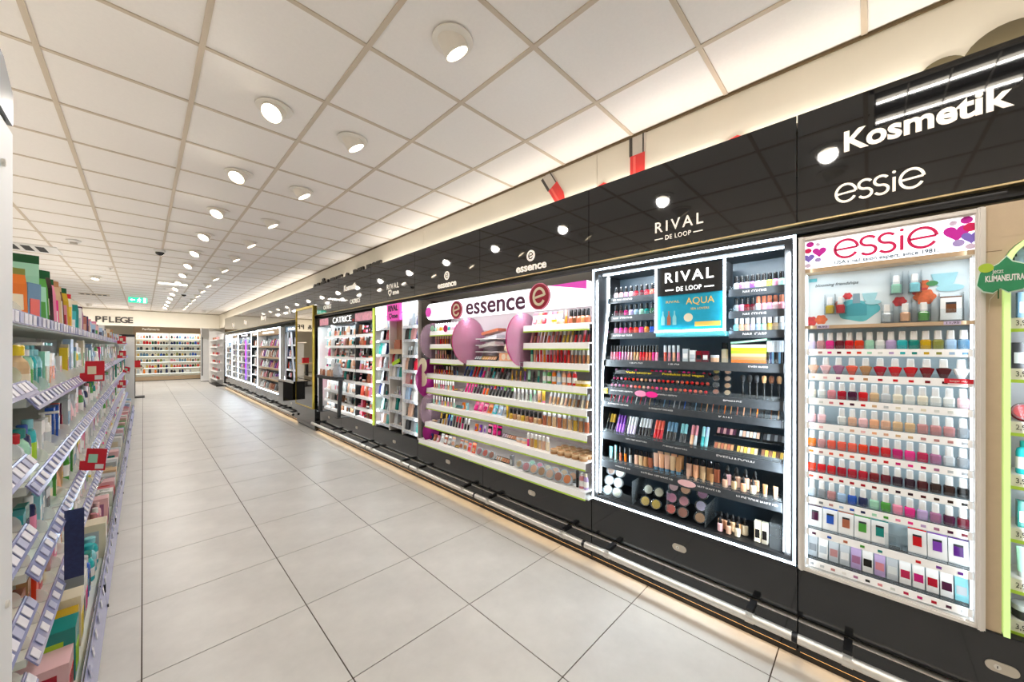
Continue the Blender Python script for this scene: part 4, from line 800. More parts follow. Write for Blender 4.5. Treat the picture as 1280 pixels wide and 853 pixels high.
obj('leaf_disc', G().poly(circ(1.62, 1.80, .05, 20), .0, .006), C('green'), t); obj('info_disc', G().poly(circ(.62, 1.895, .04, 18), -.075, -.07), C('magenta'), t); obj('info_disc', G().poly(circ(.345, 1.905, .035, 18), -.07, -.065), C('mint'), t)
ck = [('navy', 'blue'), ('black', 'steel blue'), ('blue', 'steel blue'), ('red', 'crimson'), ('red', 'orange red'), ('blue', 'violet'), ('hot pink', 'silver'), ('silver', 'pink'), ('charcoal', 'teal'), ('turquoise', 'black'), ('silver', 'black'), ('black', 'red'), ('black', 'charcoal'), ('grey', 'black')]
row(UE, [P('lip_gloss', c, b, .8) for c, b in [('peach', 'white'), ('copper', 'black'), ('coral', 'black'), ('orange', 'black'), ('rose', 'black'), ('red', 'white'), ('orange', 'nude'), ('tan', 'white'), ('navy', 'black'), ('steel blue', 'black')]], .30, .80, -.02, 1.37, 'wide shelf one of lilac unit', gl)
row(UE, [P('mascara', a, b, 1.0) for a, b in ck], .86, 1.58, -.01, 1.37, 'mascara run of wide shelf one', gl, 24)
row(UE, [P('lip_gloss', 'gold', 'tan', .8), P('lip_gloss', 'tan', 'gold', .8), P('lip_gloss', 'copper', 'gold', .8), P('makeup_brush', 'violet', 'mustard', .9), P('cosmetic_tube', 'mint', 'dark green', .8), P('lip_gloss', 'charcoal', 'black', .8), P('lip_gloss', 'teal', 'mint', .9)], 1.60, 1.98, -.02, 1.37, 'middle of wide shelf one', gl, 4)
row(UE, [P('lotion_bottle', c, 'pale pink', .62) for c in ['mint', 'green', 'orange', 'pale blue', 'peach', 'coral', 'red']] + [P('powder_jar', 'gold', 'cream', 1.05), P('powder_jar', 'mustard', 'cream', 1.05)], 2.0, 2.47, -.02, 1.37, 'right end of wide shelf one', gl)
row(UE, [P('lip_gloss', c, 'white', .85) for c in ['peach', 'nude', 'mint', 'rose', 'pink', 'silver', 'peach', 'mint', 'coral']] + [P('eyeshadow_palette', 'gold', 'brown', .5), P('eyeshadow_palette', 'charcoal', 'dusty rose', .5), P('eyeshadow_palette', 'beige', 'grey', .5)], .30, .86, -.02, 1.195, 'wide shelf two of lilac unit', gl)
row(UE, [P('mascara', a, b, .95) for a, b in [('magenta', 'hot pink'), ('hot pink', 'magenta'), ('magenta', 'hot pink'), ('black', 'magenta'), ('plum', 'black'), ('black', 'charcoal'), ('orange red', 'black'), ('orange', 'black'), ('black', 'purple'), ('black', 'red'), ('black', 'navy'), ('black', 'violet'), ('black', 'green'), ('charcoal', 'black'), ('black', 'green')]], .88, 1.62, -.01, 1.195, 'mascara run of wide shelf two', gl, 22)
row(UE, [P('lip_gloss', c, b, 1.0) for c, b in [('silver', 'white'), ('pearl', 'silver'), ('silver', 'white'), ('pearl', 'silver'), ('mint', 'silver'), ('silver', 'mint')]] + [P('cosmetic_tube', 'nude', 'gold', .9), P('cosmetic_tube', 'gold', 'pink', .9)], 1.64, 2.04, -.02, 1.195, 'middle of wide shelf two', gl)
row(UE, [P('lip_gloss', c, 'silver', 1.0) for c in ['nude', 'beige', 'tan', 'cream', 'nude', 'tan', 'beige', 'brown', 'cream', 'tan']], 2.06, 2.47, -.02, 1.195, 'right end of wide shelf two', gl, 18)
row(UE, [P('lip_gloss', c, 'white', .85) for c in ['mint', 'peach', 'aqua', 'rose', 'yellow', 'pink', 'nude', 'mint']] + [P('eyeshadow_palette', 'teal', 'black', .6), P('eyeshadow_palette', 'navy', 'teal', .6), P('carton', 'orange', 'pale blue', .7), P('carton', 'aqua', 'white', .7)], .28, .98, -.02, 1.005, 'wide shelf three of lilac unit', gl)
row(UE, [P('blister_pack', c, b, .85) for c, b in [('hot pink', 'magenta'), ('pink', 'hot pink'), ('magenta', 'pink'), ('copper', 'orange'), ('pale blue', 'turquoise'), ('silver', 'pale blue'), ('grey', 'silver')]], 1.0, 1.52, .02, 1.005, 'hanging cards of wide shelf three', gl, 22)
row(UE, [P('lip_gloss', 'mustard', 'gold', 1.1)] + [P('round_nail_polish', c, 'black', 1.1) for c in ['gold', 'tan', 'beige', 'gold', 'tan', 'copper', 'beige', 'tan']], 1.54, 2.0, -.02, 1.005, 'middle of wide shelf three', gl)
row(UE, [P('foundation_bottle', c, 'silver', .95) for c in ['copper', 'tan', 'beige', 'copper', 'tan', 'beige', 'gold', 'tan', 'copper']], 2.0, 2.48, -.02, 1.005, 'right end of wide shelf three', gl)
row(UE, [P('eyeshadow_palette', a, b, .55) for a, b in [('silver', 'gold'), ('tan', 'brown'), ('grey', 'black')]] + [P('mascara', a, b, .85) for a, b in [('black', 'gold'), ('gold', 'black'), ('tan', 'gold'), ('navy', 'blue'), ('navy', 'aqua'), ('black', 'charcoal'), ('black', 'red'), ('plum', 'red'), ('magenta', 'black'), ('black', 'silver'), ('black', 'white')]], .28, 1.0, -.03, .79, 'wide shelf four of lilac unit', gl, 10)
row(UE, [P('carton', 'orange', 'violet', .7), P('carton', 'violet', 'orange', .7), P('carton', 'lavender', 'violet', .7), P('blister_pack', 'pink', 'black', .8), P('blister_pack', 'hot pink', 'magenta', .8), P('blister_pack', 'magenta', 'black', .8), P('eyeshadow_palette', 'mauve', 'silver', .75), P('eyeshadow_palette', 'nude', 'copper', .75), P('eyeshadow_palette', 'copper', 'tan', .75), P('powder_jar', 'nude', 'silver'), P('powder_jar', 'peach', 'silver')], 1.02, 1.80, .02, .79, 'middle of wide shelf four', gl, 6)
row(UE, [P('lip_gloss', 'hot pink', 'white', 1.0)] + [P('foundation_bottle', c, 'white', .85) for c in ['tan', 'gold', 'beige', 'nude', 'cream']], 1.82, 2.09, -.03, .79, 'white-capped run of wide shelf four', gl)
for rr in range(3):
    row(UE, [P('powder_jar', 'tan', 'beige', .95) for _ in range(5)], 2.12, 2.48, -.05 + rr * .075, .79 + .0, 'wide shelf four, %s of three ranks of jars' % ORD[rr], gl)
row(UE, [P('carton', 'crimson', 'charcoal', .7), P('carton', 'navy', 'crimson', .7), P('carton', 'copper', 'peach', .7), P('carton', 'rose', 'white', .7), P('blister_pack', 'silver', 'white', .8), P('blister_pack', 'pearl', 'copper', .8), P('blister_pack', 'white', 'grey', .8), P('blister_pack', 'nude', 'silver', .8), P('eyeshadow_palette', 'brown', 'gold', .6), P('blister_pack', 'copper', 'silver', .8), P('blister_pack', 'tan', 'silver', .8), P('blister_pack', 'coral', 'pink', .7), P('blister_pack', 'peach', 'coral', .8)], .16, 1.1, -.03, .565, 'lowest wide shelf of lilac unit', gl, 14)
row(UE, [P('powder_compact', 'rose', 'silver', 1.1), P('powder_compact', 'coral', 'silver', 1.1), P('powder_compact', 'copper', 'silver', 1.1), P('eyeshadow_palette', 'silver', 'tan', .8), P('eyeshadow_palette', 'tan', 'copper', .8), P('carton', 'grey', 'silver', .9), P('powder_compact', 'beige', 'silver')], 1.12, 1.78, -.03, .565, 'middle of lowest wide shelf', gl)
for rr in range(2):
    row(UE, [P('powder_compact', c, 'silver', 1.15) for c in [['mint', 'pink', 'cream', 'nude', 'beige', 'peach'], ['rose', 'peach', 'tan', 'nude', 'copper', 'orange']][1 - rr]], 1.80, 2.34, -.055 + rr * .08, .565, '%s rank of round compacts, lowest wide shelf' % ['front', 'rear'][rr], gl)
row(UE, [P('lip_gloss', 'black', 'charcoal', 1.1), P('lotion_bottle', 'rose', 'white', .62), P('lotion_bottle', 'lilac', 'cream', .62)], 2.36, 2.48, -.04, .565, 'right end of lowest wide shelf', gl)
area('header_light', (W / 2 + .2, -.06, 1.998), (math.radians(20), 0, 0), 2.1, .04, LED_W * 1.0, (.95, .96, 1), t)
for z in (1.30, 1.13, .94, .72): area('shelf_light', (W / 2, -.04, z), (math.radians(15), 0, 0), 2.1, .02, LED_W * .22, (.98, .96, .96), t)

# ------------------------------------------------------------------ three-column cabinet
U = Unit(XF, 5.312, RZ_R); W = 1.20
t = U.root('makeup_cabinet', 'three-column white cabinet with pink lettered sign over its copper niche', 'cabinet')
m_cab = M('cabinet_white_inside', '#dfe3ee', .45, noise=.02)
obj('back_panel', G().box(0, W, .24, .26, .5, 2.285), m_cab, t)
cols = [(0, .43), (.43, .80), (.80, W)]
for a in (0, .43, .80, W): obj('upright', G().box(a - .008, a + .008, -.01, .24, .5, 2.285), m_alu, t)
for k, (a, b) in enumerate(cols):
    if k == 1:
        s = obj('sign_box', G().box(a, b, -.05, .2, 2.06, 2.285), M('sign_hot_pink', '#e64fb6', .4, emit=.35), t)
        ftext('RIVAL', .27, m_black, s, ((a + b) / 2, -.052, 2.22), .11, bold=.003); ftext('me', .15, m_black, s, ((a + b) / 2 + .06, -.052, 2.115), .09, bold=.002)
        obj('heart_mark', G().strip(heart((a + b) / 2 - .07, 2.12, .04) + heart((a + b) / 2 - .07, 2.12, .04)[:2], .010, -.053, -.05), m_black, s)
        obj('niche', G().box(a + .008, b - .008, .1, .24, 1.62, 2.06), M('copper_niche', '#a98a72', .3, .3, noise=.08), t)
        shelf(t, a + .008, b - .008, 0, .24, 1.66, .07, m_beige, m_beige)
        zs = [1.45, 1.27, 1.02, .80, .60]; 
        put('makeup_box', U, (a + b) / 2, .04, 1.66, ('copper',), 'copper pack alone in the niche under the pink sign', 'stock in the three-column cabinet', w=.16, d=.06, h=.13)
    else:
        obj('header_panel', G().box(a + .008, b - .008, -.02, .2, 2.17, 2.285), m_ledsoft, t)
        zs = [1.97, 1.79, 1.58, 1.38, 1.19, .98, .76, .57]
    m_ticket = M('ticket_strip', '#c9cfd6', .4, noise=.5, nscale=30)
    for j, z in enumerate(zs):
        shelf(t, a + .008, b - .008, 0, .24, z, .035, m_ticket, m_white)
        n = 5; items = [P(nz(['sample_box', 'sample_box', 'lip_gloss', 'eyeshadow_palette']), nz(['black', 'silver', 'grey', 'white', 'charcoal', 'pale blue', 'dusty rose', 'navy', 'crimson', 'nude', 'teal', 'lilac'])) for _ in range(n)]
        items = [(k_, (c + (('silver',) if k_ != 'sample_box' else ())), (1.7 if k_ == 'sample_box' else 1.05) if k_ != 'eyeshadow_palette' else .7, {}) for k_, c, *_ in items]
        row(U, items, a + .02, b - .02, .05, z, '%s shelf, %s column of three-column cabinet' % (ORD[j], ['left', 'middle', 'right'][k]), 'stock in the three-column cabinet', 6, .004)
o = obj('folded_leaflet', G().box(-.10, .10, -.01, .01, 0, .05), C('lime'), None, U.w(.62, -.0, 1.452), (0, math.radians(-18), RZ_R)); tag(o, 'lime yellow leaflet leaning in the middle column', 'leaflet')
wash(t, W, .55, 2.15, -.02, LED_W * .6)
area('cabinet_light', (.6, -.0, 2.15), (math.radians(25), 0, 0), 1.1, .03, LED_W * .6, COLD, t)
# ------------------------------------------------------------------ wide white cabinet beside the mirror
U = Unit(XF, 7.93, RZ_R); W = 2.56
t = U.root('makeup_cabinet', 'wide white lit make-up cabinet with black header beside the gold-framed mirror', 'cabinet')
obj('back_panel', G().box(0, W, .26, .28, .5, 2.25), m_cab, t)
h_ = obj('header_panel', G().box(0, W, -.01, .2, 2.10, 2.255), m_black, t)
ftext('CATRICE', .85, M('led_letters', '', .4), h_, (1.28, -.013, 2.175), .15, bold=-.001)
obj('dot_mark', G().poly(circ(1.78, 2.14, .025, 14), -.014, -.01), C('red'), h_)
m_pic = M('pink_portrait_print', '#e9a2b4', .4, noise=.4, nscale=16, emit=.2)
for a, b in ((.15, .62), (1.86, 2.50)): obj('header_picture', G().box(a, b, -.013, -.01, 2.112, 2.243), m_pic, h_)
for a, w_ in ((0, .02), (.72, .03), (1.84, .03), (W - .02, .02)): obj('upright', G().box(a, a + w_, 0, .26, .5, 2.10), m_white if a in (0, .72) else m_black, t)
obj('lime_post', G().box(W - .012, W + .006, -.03, 0, .501, 2.28), M('lime_led_post', '#d5ea62', .4, emit=.5), t)
sd = obj('side_poster', G().box(.02, .70, .18, .185, .52, 2.09), m_print, t)
for z, r, c in ((1.62, .16, 'rose'), (.98, .17, 'magenta'), (.72, .13, 'raspberry'), (1.25, .1, 'pale pink')): obj('lips_print', G().poly(circ(.22, z, r, 18, 1.1), .178, .18), C(c), sd)
for j, z in enumerate([1.90, 1.72, 1.52, 1.32, 1.12, .90, .71, .556]):
    for k, (a, b) in enumerate([(.42, .72), (.75, 1.84), (1.87, W - .02)]):
        shelf(t, a, b, -.01 * (j > 3), .26, z, .045, m_strip, m_white)
        n = (4, 13, 8)[k]
        pal = [['aqua', 'white', 'nude', 'silver', 'hot pink', 'peach'], ['white', 'silver', 'nude', 'charcoal', 'grey', 'peach', 'dusty rose', 'copper', 'black', 'teal', 'pearl', 'rose', 'brown'], ['dark red', 'crimson', 'copper', 'rose', 'black', 'brown', 'coral', 'pink']][k]
        items = []
        for _ in range(n):
            q = nz(['sample_box', 'foundation_bottle', 'mascara', 'blister_pack', 'powder_jar']); c = nz(pal)
            items.append((q, (c,) if q == 'sample_box' else (c, nz(['black', 'silver', 'white'])), 1.55 if q == 'sample_box' else 1.15, {}))
        row(U, items, a + .02, b - .02, .05, z, '%s shelf, %s bay of wide white cabinet' % (ORD[j], ['left', 'middle', 'right'][k]), 'stock in the wide white cabinet', 5, .006)
wash(t, W, .55, 2.05, -.03, LED_W * .9)
for z in (1.86, 1.48, 1.08, .67): area('shelf_light', (1.3, .0, z), (math.radians(30), 0, 0), 1.9, .02, LED_W * .5, COLD, t)
area('cabinet_light', (1.28, -.0, 2.095), (math.radians(25), 0, 0), 2.4, .03, LED_W * 1.2, COLD, t)
# black frame stand with a clear carrier bag
t = tag(link('bag_stand', None, None, (2.30, 6.85, -.23), (0, 0, RZ_R)), 'black bag stand with two legs and tray in front of the wide white cabinet', 'stand')
obj('leg', G().box(-.40, -.35, -.03, .03, .73, 1.40), m_black, t); obj('leg', G().prof([(-.03, .73), (.01, .73), (.05, 1.38), (-.0, 1.38)], .51, .57), m_black, t)
obj('tray', G().box(-.45, .60, -.06, .06, 1.36, 1.41), m_black, t); obj('foot', G().box(-.42, -.32, -.05, .14, .735, .745).box(.48, .6, -.05, .14, .735, .745), m_black, t)
gb = G(); gb.ring([[(.45 + (.13 + R.uniform(-.03, .03)) * math.cos(a) * s, (.05 + R.uniform(-.015, .015)) * math.sin(a) * s, 1.415 + z) for a in [i * math.pi / 6 for i in range(12)]] for z, s in ((0, .9), (.05, 1.1), (.12, 1.0), (.18, .8), (.22, .9), (.24, .4))])
o = obj('plastic_bag', gb, CLEAR('crumpled_bag', '#dfe4ee', .2, .15, .45), None, (2.30, 6.85, -.23), (0, 0, RZ_R)); tag(o, 'crumpled clear plastic bag on top of the black bag stand', 'bag')
row(Unit(2.30, 6.85, RZ_R), [P('makeup_box', c) for c in ['nude', 'copper', 'white', 'peach', 'nude']], -.42, .26, -.0, 1.18, 'tray of the black bag stand', 'packs on the bag stand', 0, .006, 1)

# ------------------------------------------------------------------ mirror bay and counter
U = Unit(XF, 9.14, RZ_R); W = 1.17
t = U.root('makeup_mirror', 'tall mirror in a yellow-gold frame between two lit cabinets', 'mirror')
obj('frame', G().box(0, .025, -.085, -.05, .44, 2.54).box(W - .035, W, -.085, -.05, .44, 2.54).box(.025, W - .035, -.085, -.05, 2.49, 2.54).box(.025, W - .035, -.085, -.05, .44, .465), m_gold, t)
obj('mirror_glass', G().box(.025, W - .035, -.07, -.05, 1.02, 2.49), m_mirror, t)
obj('black_panel', G().box(.025, W - .035, -.08, -.05, .465, 1.0), m_gloss, t)
t = U.root('base_cabinet', 'black glossy floor panel below the gold-framed mirror', 'cabinet')
obj('panel', G().box(0.003, W + .02, -.05, .5, .03, .438), m_drawer, t); obj('kick', G().box(0, W, -.02, .4, 0, .03), m_kick, t)
t = tag(link('makeup_counter', None, None, (XF, 9.75, 0), (0, 0, RZ_R)), 'steel-edged counter shelf jutting out below the gold-framed mirror', 'counter')
obj('top', G().box(0, 1.68, -.40, -.09, 1.0, 1.012), m_gloss, t); obj('edge', G().box(0, 1.68, -.41, -.40, .975, 1.014).box(-.01, 0, -.41, -.05, .975, 1.014), m_steel, t); obj('support', G().box(.1, .5, -.3, -.03, .5, .975), m_drawer, t)

# ------------------------------------------------------------------ farther lit cabinets
def far_unit(yl, w, z0, z1, label, where, frame, back, head, nsh, ncol, pal, y=0, hm=None, htext=None, tilt=0, edge=None, led=True, kinds=('makeup_box',), size=1.0, n=5, lw=1.0):
    U = Unit(XF, yl, RZ_R); t = U.root('makeup_cabinet', label, 'cabinet')
    obj('back_panel', G().box(0, w, y + .22, y + .24, z0, z1), back, t)
    for a in (0, w - .05): obj('side_panel', G().box(a, a + .05, y, y + .22, z0, z1), frame, t)
    obj('top_panel', G().box(.05, w - .05, y, y + .22, z1 - .03, z1), frame, t); obj('bottom_panel', G().box(.05, w - .05, y, y + .22, z0, z0 + .03), frame, t)
    hp = obj('header_panel', G().box(.05, w - .05, y + .005, y + .2, z1 - .03 - head, z1 - .03), hm or m_ledsoft, t)
    if htext: ftext(htext, w * .5, M('led_letters', '', .4), hp, (w / 2, y + .002, z1 - .03 - head / 2), head * .7, bold=.003)
    if led: led_frame(t, 0, w, z0, z1, y - .001, .024)
    hh = (z1 - head - .06 - z0 - .03) / nsh; cw = (w - .1) / ncol
    for c in range(1, ncol): obj('upright', G().box(.05 + c * cw - .012, .05 + c * cw + .012, y + .01, y + .22, z0 + .03, z1 - .03 - head), frame, t)
    for j in range(nsh):
        z = z0 + .05 + j * hh
        for c in range(ncol):
            a, b = .05 + c * cw + .012, .05 + (c + 1) * cw - .012
            shelf(t, a, b, y + .02, y + .22, z, .045, edge or m_strip, m_white)
            its = []
            for _ in range(n):
                q = nz(kinds); cc = nz(pal); its.append((q, (cc,) if q in ('makeup_box', 'cosmetic_pack') else (cc, nz(['black', 'white', 'silver'])), size, dict(w=min(.11, (b - a) / n * .7), d=.06, h=hh * R.uniform(.45, .72)) if q in ('makeup_box', 'cosmetic_pack') else {}))
            row(U, its, a, b, y + .08, z, 'shelf %s%s of %s' % (['one', 'two', 'three', 'four', 'five', 'six', 'seven', 'eight'][nsh - 1 - j], '' if ncol == 1 else ', column ' + ['one', 'two', 'three', 'four'][c], where), 'stock in the %s' % where, tilt, .004)
    wash(t, w, z0 + .05, z1 - .2, y - .01, LED_W * .22 * lw)
    area('cabinet_light', (w / 2, y + .02, z1 - .05 - head), (math.radians(25), 0, 0), w * .9, .03, LED_W * .35 * lw, COLD, t)
    return t, U
PA = ['silver', 'black', 'charcoal', 'pale blue', 'grey', 'rose', 'white', 'crimson', 'navy', 'nude']
t6, U6 = far_unit(10.36, 1.12, .52, 2.22, 'blue-headed lit cabinet holding a slanted white stand, beside the mirror', 'mirror-side cabinet', m_black, m_dkcab, .12, 5, 2, ['steel blue', 'crimson', 'orange red', 'navy', 'silver', 'pink', 'black'], hm=M('header_slate', '#5f7f9c', .3, emit=.15), htext='Nails', led=False, n=4)
for a, b in ((.30, .02), (.55, .95)): obj('slanted_post', G().poly([(b, .56), (b + .05, .56), (a + .05, 2.06), (a, 2.06)], -.03, .0), M('cabinet_white_inside', '', .4), t6)
far_unit(13.02, 2.55, .502, 2.20, 'brightly framed cabinet with wooden shelves under a brown header', 'wooden-shelf cabinet', m_white, m_dkcab, .14, 5, 1, ['copper', 'rose', 'magenta', 'violet', 'silver', 'white', 'pearl', 'nude', 'charcoal', 'grey'], y=-.08, hm=m_beige, htext='essence', edge=m_beige, tilt=10, n=12)
far_unit(14.36, 1.30, .50, 2.20, 'dark framed cabinet with five stacked niches', 'dark niche cabinet', m_black, m_dkcab, .12, 5, 1, ['tan', 'white', 'copper', 'silver', 'nude', 'black'], hm=m_taupe, htext='Make-up', n=6)
t3, U3 = far_unit(16.68, 2.30, .50, 2.20, 'cabinet with purple lit columns and a black header', 'purple-lit cabinet', m_white, m_cab, .12, 7, 3, ['silver', 'navy', 'blue', 'violet', 'white', 'black', 'copper', 'mint', 'hot pink'], hm=m_black, htext='Beauty', n=4, kinds=('cosmetic_pack',))
obj('purple_light', G().box(1.46, 1.52, -.02, .0, .6, 1.95), M('purple_led', '#8a4bff', .4, emit=2.2), t3); obj('pink_light', G().box(1.42, 1.455, -.02, .0, 1.3, 1.9), M('pink_led', '#ff3fb8', .4, emit=2), t3)
far_unit(17.98, 1.28, .50, 2.20, 'narrow white cabinet with pale stock near the aisle end', 'narrow white cabinet', m_white, m_cab, .10, 7, 2, ['silver', 'lilac', 'white', 'navy', 'pale blue'], hm=m_taupe, n=3, kinds=('cosmetic_pack',))
far_unit(19.5, 1.5, .50, 2.20, 'last lit cabinet before the white shelf end', 'last lit cabinet', m_white, m_cab, .18, 6, 1, ['silver', 'white', 'nude', 'steel blue', 'grey'], n=5, kinds=('cosmetic_pack',))

# white gondola and panel beyond the last cabinet
U = Unit(2.47, 22.4, RZ_R); t = U.root('shelf_gondola', 'white end shelf with closed side panel at the far right of the aisle', 'shelf')
obj('side_panel', G().box(.0, .04, -.27, .4, .04, 2.78), m_white, t); obj('back_panel', G().box(.04, 2.3, .0, .02, .04, 2.3), m_offw, t); obj('plinth', G().box(0, 2.3, -.26, .4, 0, .04), m_kick, t)
for j, z in enumerate((.30, .66, 1.02, 1.38, 1.74, 2.05)):
    shelf(t, .04, 2.3, -.22, 0, z, .05, m_strip, m_white)
    row(U, [P('makeup_box', nz(['dusty rose', 'copper', 'nude', 'rose', 'grey', 'red', 'charcoal'])) for _ in range(9)], .06, 2.28, -.14, z, '%s tier of white end shelf' % ORD[j], 'stock on the white end shelf', 0, .01, 1.7)
t = tag(link('wardrobe_panel', None, None, (2.02, 23.6, 0)), 'cream freestanding panel with dark slot beside the perfume shelves', 'panel')
obj('panel', G().box(0, .55, 0, .3, .03, 2.72), m_offw, t); obj('slot', G().box(.02, .06, -.01, 0, .3, 2.2), m_black, t); obj('foot', G().box(0, .55, 0, .3, 0, .03), m_kick, t)

# ------------------------------------------------------------------ perfume wall
U = Unit(-.34, 25.9, 0); W = 2.66
t = U.root('perfume_shelves', 'cream perfume shelving of seven lit glass shelves at the end of the aisle', 'shelf')
obj('back_panel', G().box(.09, W - .14, .30, .32, .2, 2.5), M('perfume_back', '#e6e2cf', .5, emit=.25), t)
h_ = obj('header_panel', G().box(0, W, -.02, .32, 2.44, 2.78), m_taupe, t); ftext('Parfümerie', .62, m_sign, h_, (.62, -.023, 2.61), .14, bold=.003)
obj('side_panel', G().box(0, .09, -.02, .32, .03, 2.44), m_taupe, t); obj('side_panel', G().box(W - .14, W, -.02, .32, .03, 2.44), m_taupe, t); obj('upright', G().box(1.28, 1.31, 0, .30, .2, 2.44), m_offw, t)
obj('base_board', G().box(.09, W - .14, -.01, .30, .03, .22), m_taupe, t); obj('plinth', G().box(.02, W - .02, 0, .3, 0, .03), m_kick, t)
PP = [['charcoal', 'navy', 'copper', 'silver', 'beige', 'cream', 'rose', 'steel blue'], ['blue', 'navy', 'charcoal', 'pearl', 'dark green', 'coral', 'red', 'beige'], ['black', 'charcoal', 'silver', 'peach', 'navy', 'beige', 'steel blue'], ['olive', 'cream', 'black', 'blue', 'navy', 'gold', 'steel blue'], ['beige', 'black', 'silver', 'steel blue', 'rose', 'tan', 'olive'], ['gold', 'lime', 'red', 'coral', 'navy', 'black', 'olive'], ['charcoal', 'black', 'orange', 'navy', 'silver', 'white']]
for j in range(7):
    z = 2.16 - j * .30 + (.02 if j == 6 else 0)
    for k, (a, b) in enumerate(((.09, 1.28), (1.31, W - .14))):
        shelf(t, a, b, .02, .30, z, .035, M('lit_glass_edge', '#eef7f0', .3, emit=.7), m_clear)
        its = []
        for i in range(11):
            if R.random() < .08 + (.25 if j == 6 and k else 0): its.append(None); continue
            q = nz(['perfume_box', 'perfume_box', 'perfume_flacon']); its.append((q, (nz(PP[j]),), 1, dict(w=R.uniform(.07, .10), d=.05, h=R.uniform(.12, .17) * (1.35 if j == 6 and not k else 1))))
        row(U, its, a + .03, b - .03, .10, z, '%s perfume shelf, %s half' % (ORD[j], ['left', 'right'][k]), 'perfumes on the cream shelving')
for a in (.68, 1.92): area('shelf_light', (a, .0, 2.43), (math.radians(20), 0, 0), 1.1, .03, 9, (1, .96, .86), t)
for j in range(2): pass
# neighbours of the perfume wall and the aisle end on the left
t = tag(link('tester_table', None, None, (-.28, 17.6, 0)), 'black pedestal tester table with wooden top and red box, past the white gondola end', 'table')
obj('foot', G().box(-.20, .32, -.25, .25, 0, .04), m_black, t); obj('post', G().box(.0, .10, -.06, .06, .04, .98), m_black, t); obj('top', G().box(-.40, .30, -.3, .3, .98, 1.02), m_beige, t)
o = obj('gift_box', G().box(-.12, .12, -.08, .08, 0, .2), C('red'), None, (-.18, 17.6, 1.021)); tag(o, 'red box standing on the black tester table', 'box'); obj('lid', G().box(-.125, .125, -.085, .085, .2, .23), C('crimson'), o)
U = Unit(-.40, 19.6, RZ_L); t = U.root('shelf_gondola', 'short crowded gondola behind the tester table', 'shelf')
obj('back_panel', G().box(0, 1.6, .25, .27, .04, 1.9), m_offw, t); obj('side_panel', G().box(-.03, 0, -.05, .27, .04, 1.9), m_white, t); obj('plinth', G().box(0, 1.6, -.04, .25, 0, .06), m_kick, t)
for j, z in enumerate((.3, .7, 1.1, 1.5)):
    shelf(t, 0, 1.6, -.05, .25, z, .05, m_strip, m_white); row(U, [P('makeup_box', nz(['blue', 'red', 'crimson', 'green', 'white', 'peach', 'charcoal'])) for _ in range(8)], .05, 1.55, .05, z, '%s tier of short gondola' % ORD[j], 'stock on the short gondola', 0, .01, 1.8)

# ------------------------------------------------------------------ cream cabinet with lime-lit arch, at the near end
YA = -.345; UA = Unit(XF, YA, RZ_R)
t = UA.root('arched_cabinet', 'cream cabinet with a lime-lit arched opening, right beside the white nail cabinet', 'cabinet')
g = G(); xs = .042; R0 = .12; za = 2.01
arch = [(xs, .5)] + [(xs, za - .0)] + [(xs + R0 - R0 * math.cos(math.radians(a)), za + R0 * math.sin(math.radians(a))) for a in range(10, 91, 10)]
out = [(0, .498)] + [(0, 2.252 + .03)] * 1
top = za + R0
g.box(0, xs, 0, .05, .498, 2.27); g.box(xs, .65, 0, .05, top, 2.27)
for (x0, z0), (x1, z1) in zip(arch[1:], arch[2:]): g.add([(x0, 0, z0), (x1, 0, z1), (x1, 0, top + .001), (x0, 0, top + .001)], [(0, 1, 2, 3)]).add([(x0, 0, z0), (x1, 0, z1), (x1, .05, z1), (x0, .05, z0)], [(0, 1, 2, 3)])
obj('front_panel', g, M('cream_panel', '#cdb799', .45, noise=.04, nscale=20), t)
m_limel = M('lime_light_edge', '#d3ecab', .4, emit=.55, ecol='#cdf08c')
a2 = [(x + .012, z - .004) for x, z in arch]; obj('lit_edge', G().strip([(p[0], p[1]) for p in a2] + [(.65, top - .004)], .017, -.008, .02), m_limel, t)
obj('back_panel', G().box(0, .65, .22, .24, .5, 2.27), m_cab, t); obj('side_panel', G().box(0, .02, .05, .22, .5, 2.27), m_white, t); obj('panel_joint', G().box(.0, xs, -.0008, .0, 2.075, 2.078), M('joint_brown', '#8b7558', .6), t)
m_tick = M('ticket_white', '#f1efe8', .5, noise=.04)
for j, z in enumerate((1.98, 1.80, 1.59, 1.37, 1.15, .93, .72, .55)):
    s = shelf(t, xs + .02, .62, .06, .22, z, .045, m_tick, m_white); obj('lime_strip', G().box(xs + .02, .62, .048, .058, z - .058, z - .045), m_lime, s)
    if j: ftext(['', '3,95', '3,95', '2,99', '3,99', '3,95', '2,99', '3,95'][j], .035, m_black, s, (xs + .06, .049, z - .022), .03, ext=.0004)
    its = [[P('makeup_box', 'pale blue'), P('makeup_box', 'aqua')], [P('carton', 'steel blue', 'white'), P('carton', 'aqua', 'steel blue')], [P('carton', 'charcoal', 'silver'), P('carton', 'navy', 'white'), P('powder_jar', 'dark green', 'silver')], [P('powder_compact', 'red', 'dark red'), P('powder_compact', 'brown', 'charcoal')], [P('lotion_bottle', 'turquoise', 'teal', .7), P('lotion_bottle', 'pearl', 'turquoise', .7)], [P('carton', 'teal', 'white'), P('carton', 'turquoise', 'white')], [P('cosmetic_tube', 'mint', 'silver'), P('cosmetic_tube', 'aqua', 'teal')], [P('cream_jar', 'charcoal', 'silver'), P('cream_jar', 'steel blue', 'silver')]][j]
    row(UA, its, xs + .03, xs + .20, .10, z, '%s shelf inside the lime-lit arch' % ORD[j], 'stock in the lime-lit arch')
area('cabinet_light', (.3, .03, 2.18), (math.radians(20), 0, 0), .4, .03, LED_W * .5, COLD, t); area('cabinet_light', (.12, .03, 1.3), (math.radians(90), 0, math.radians(-50)), .02, 1.4, LED_W * .5, COLD, t)
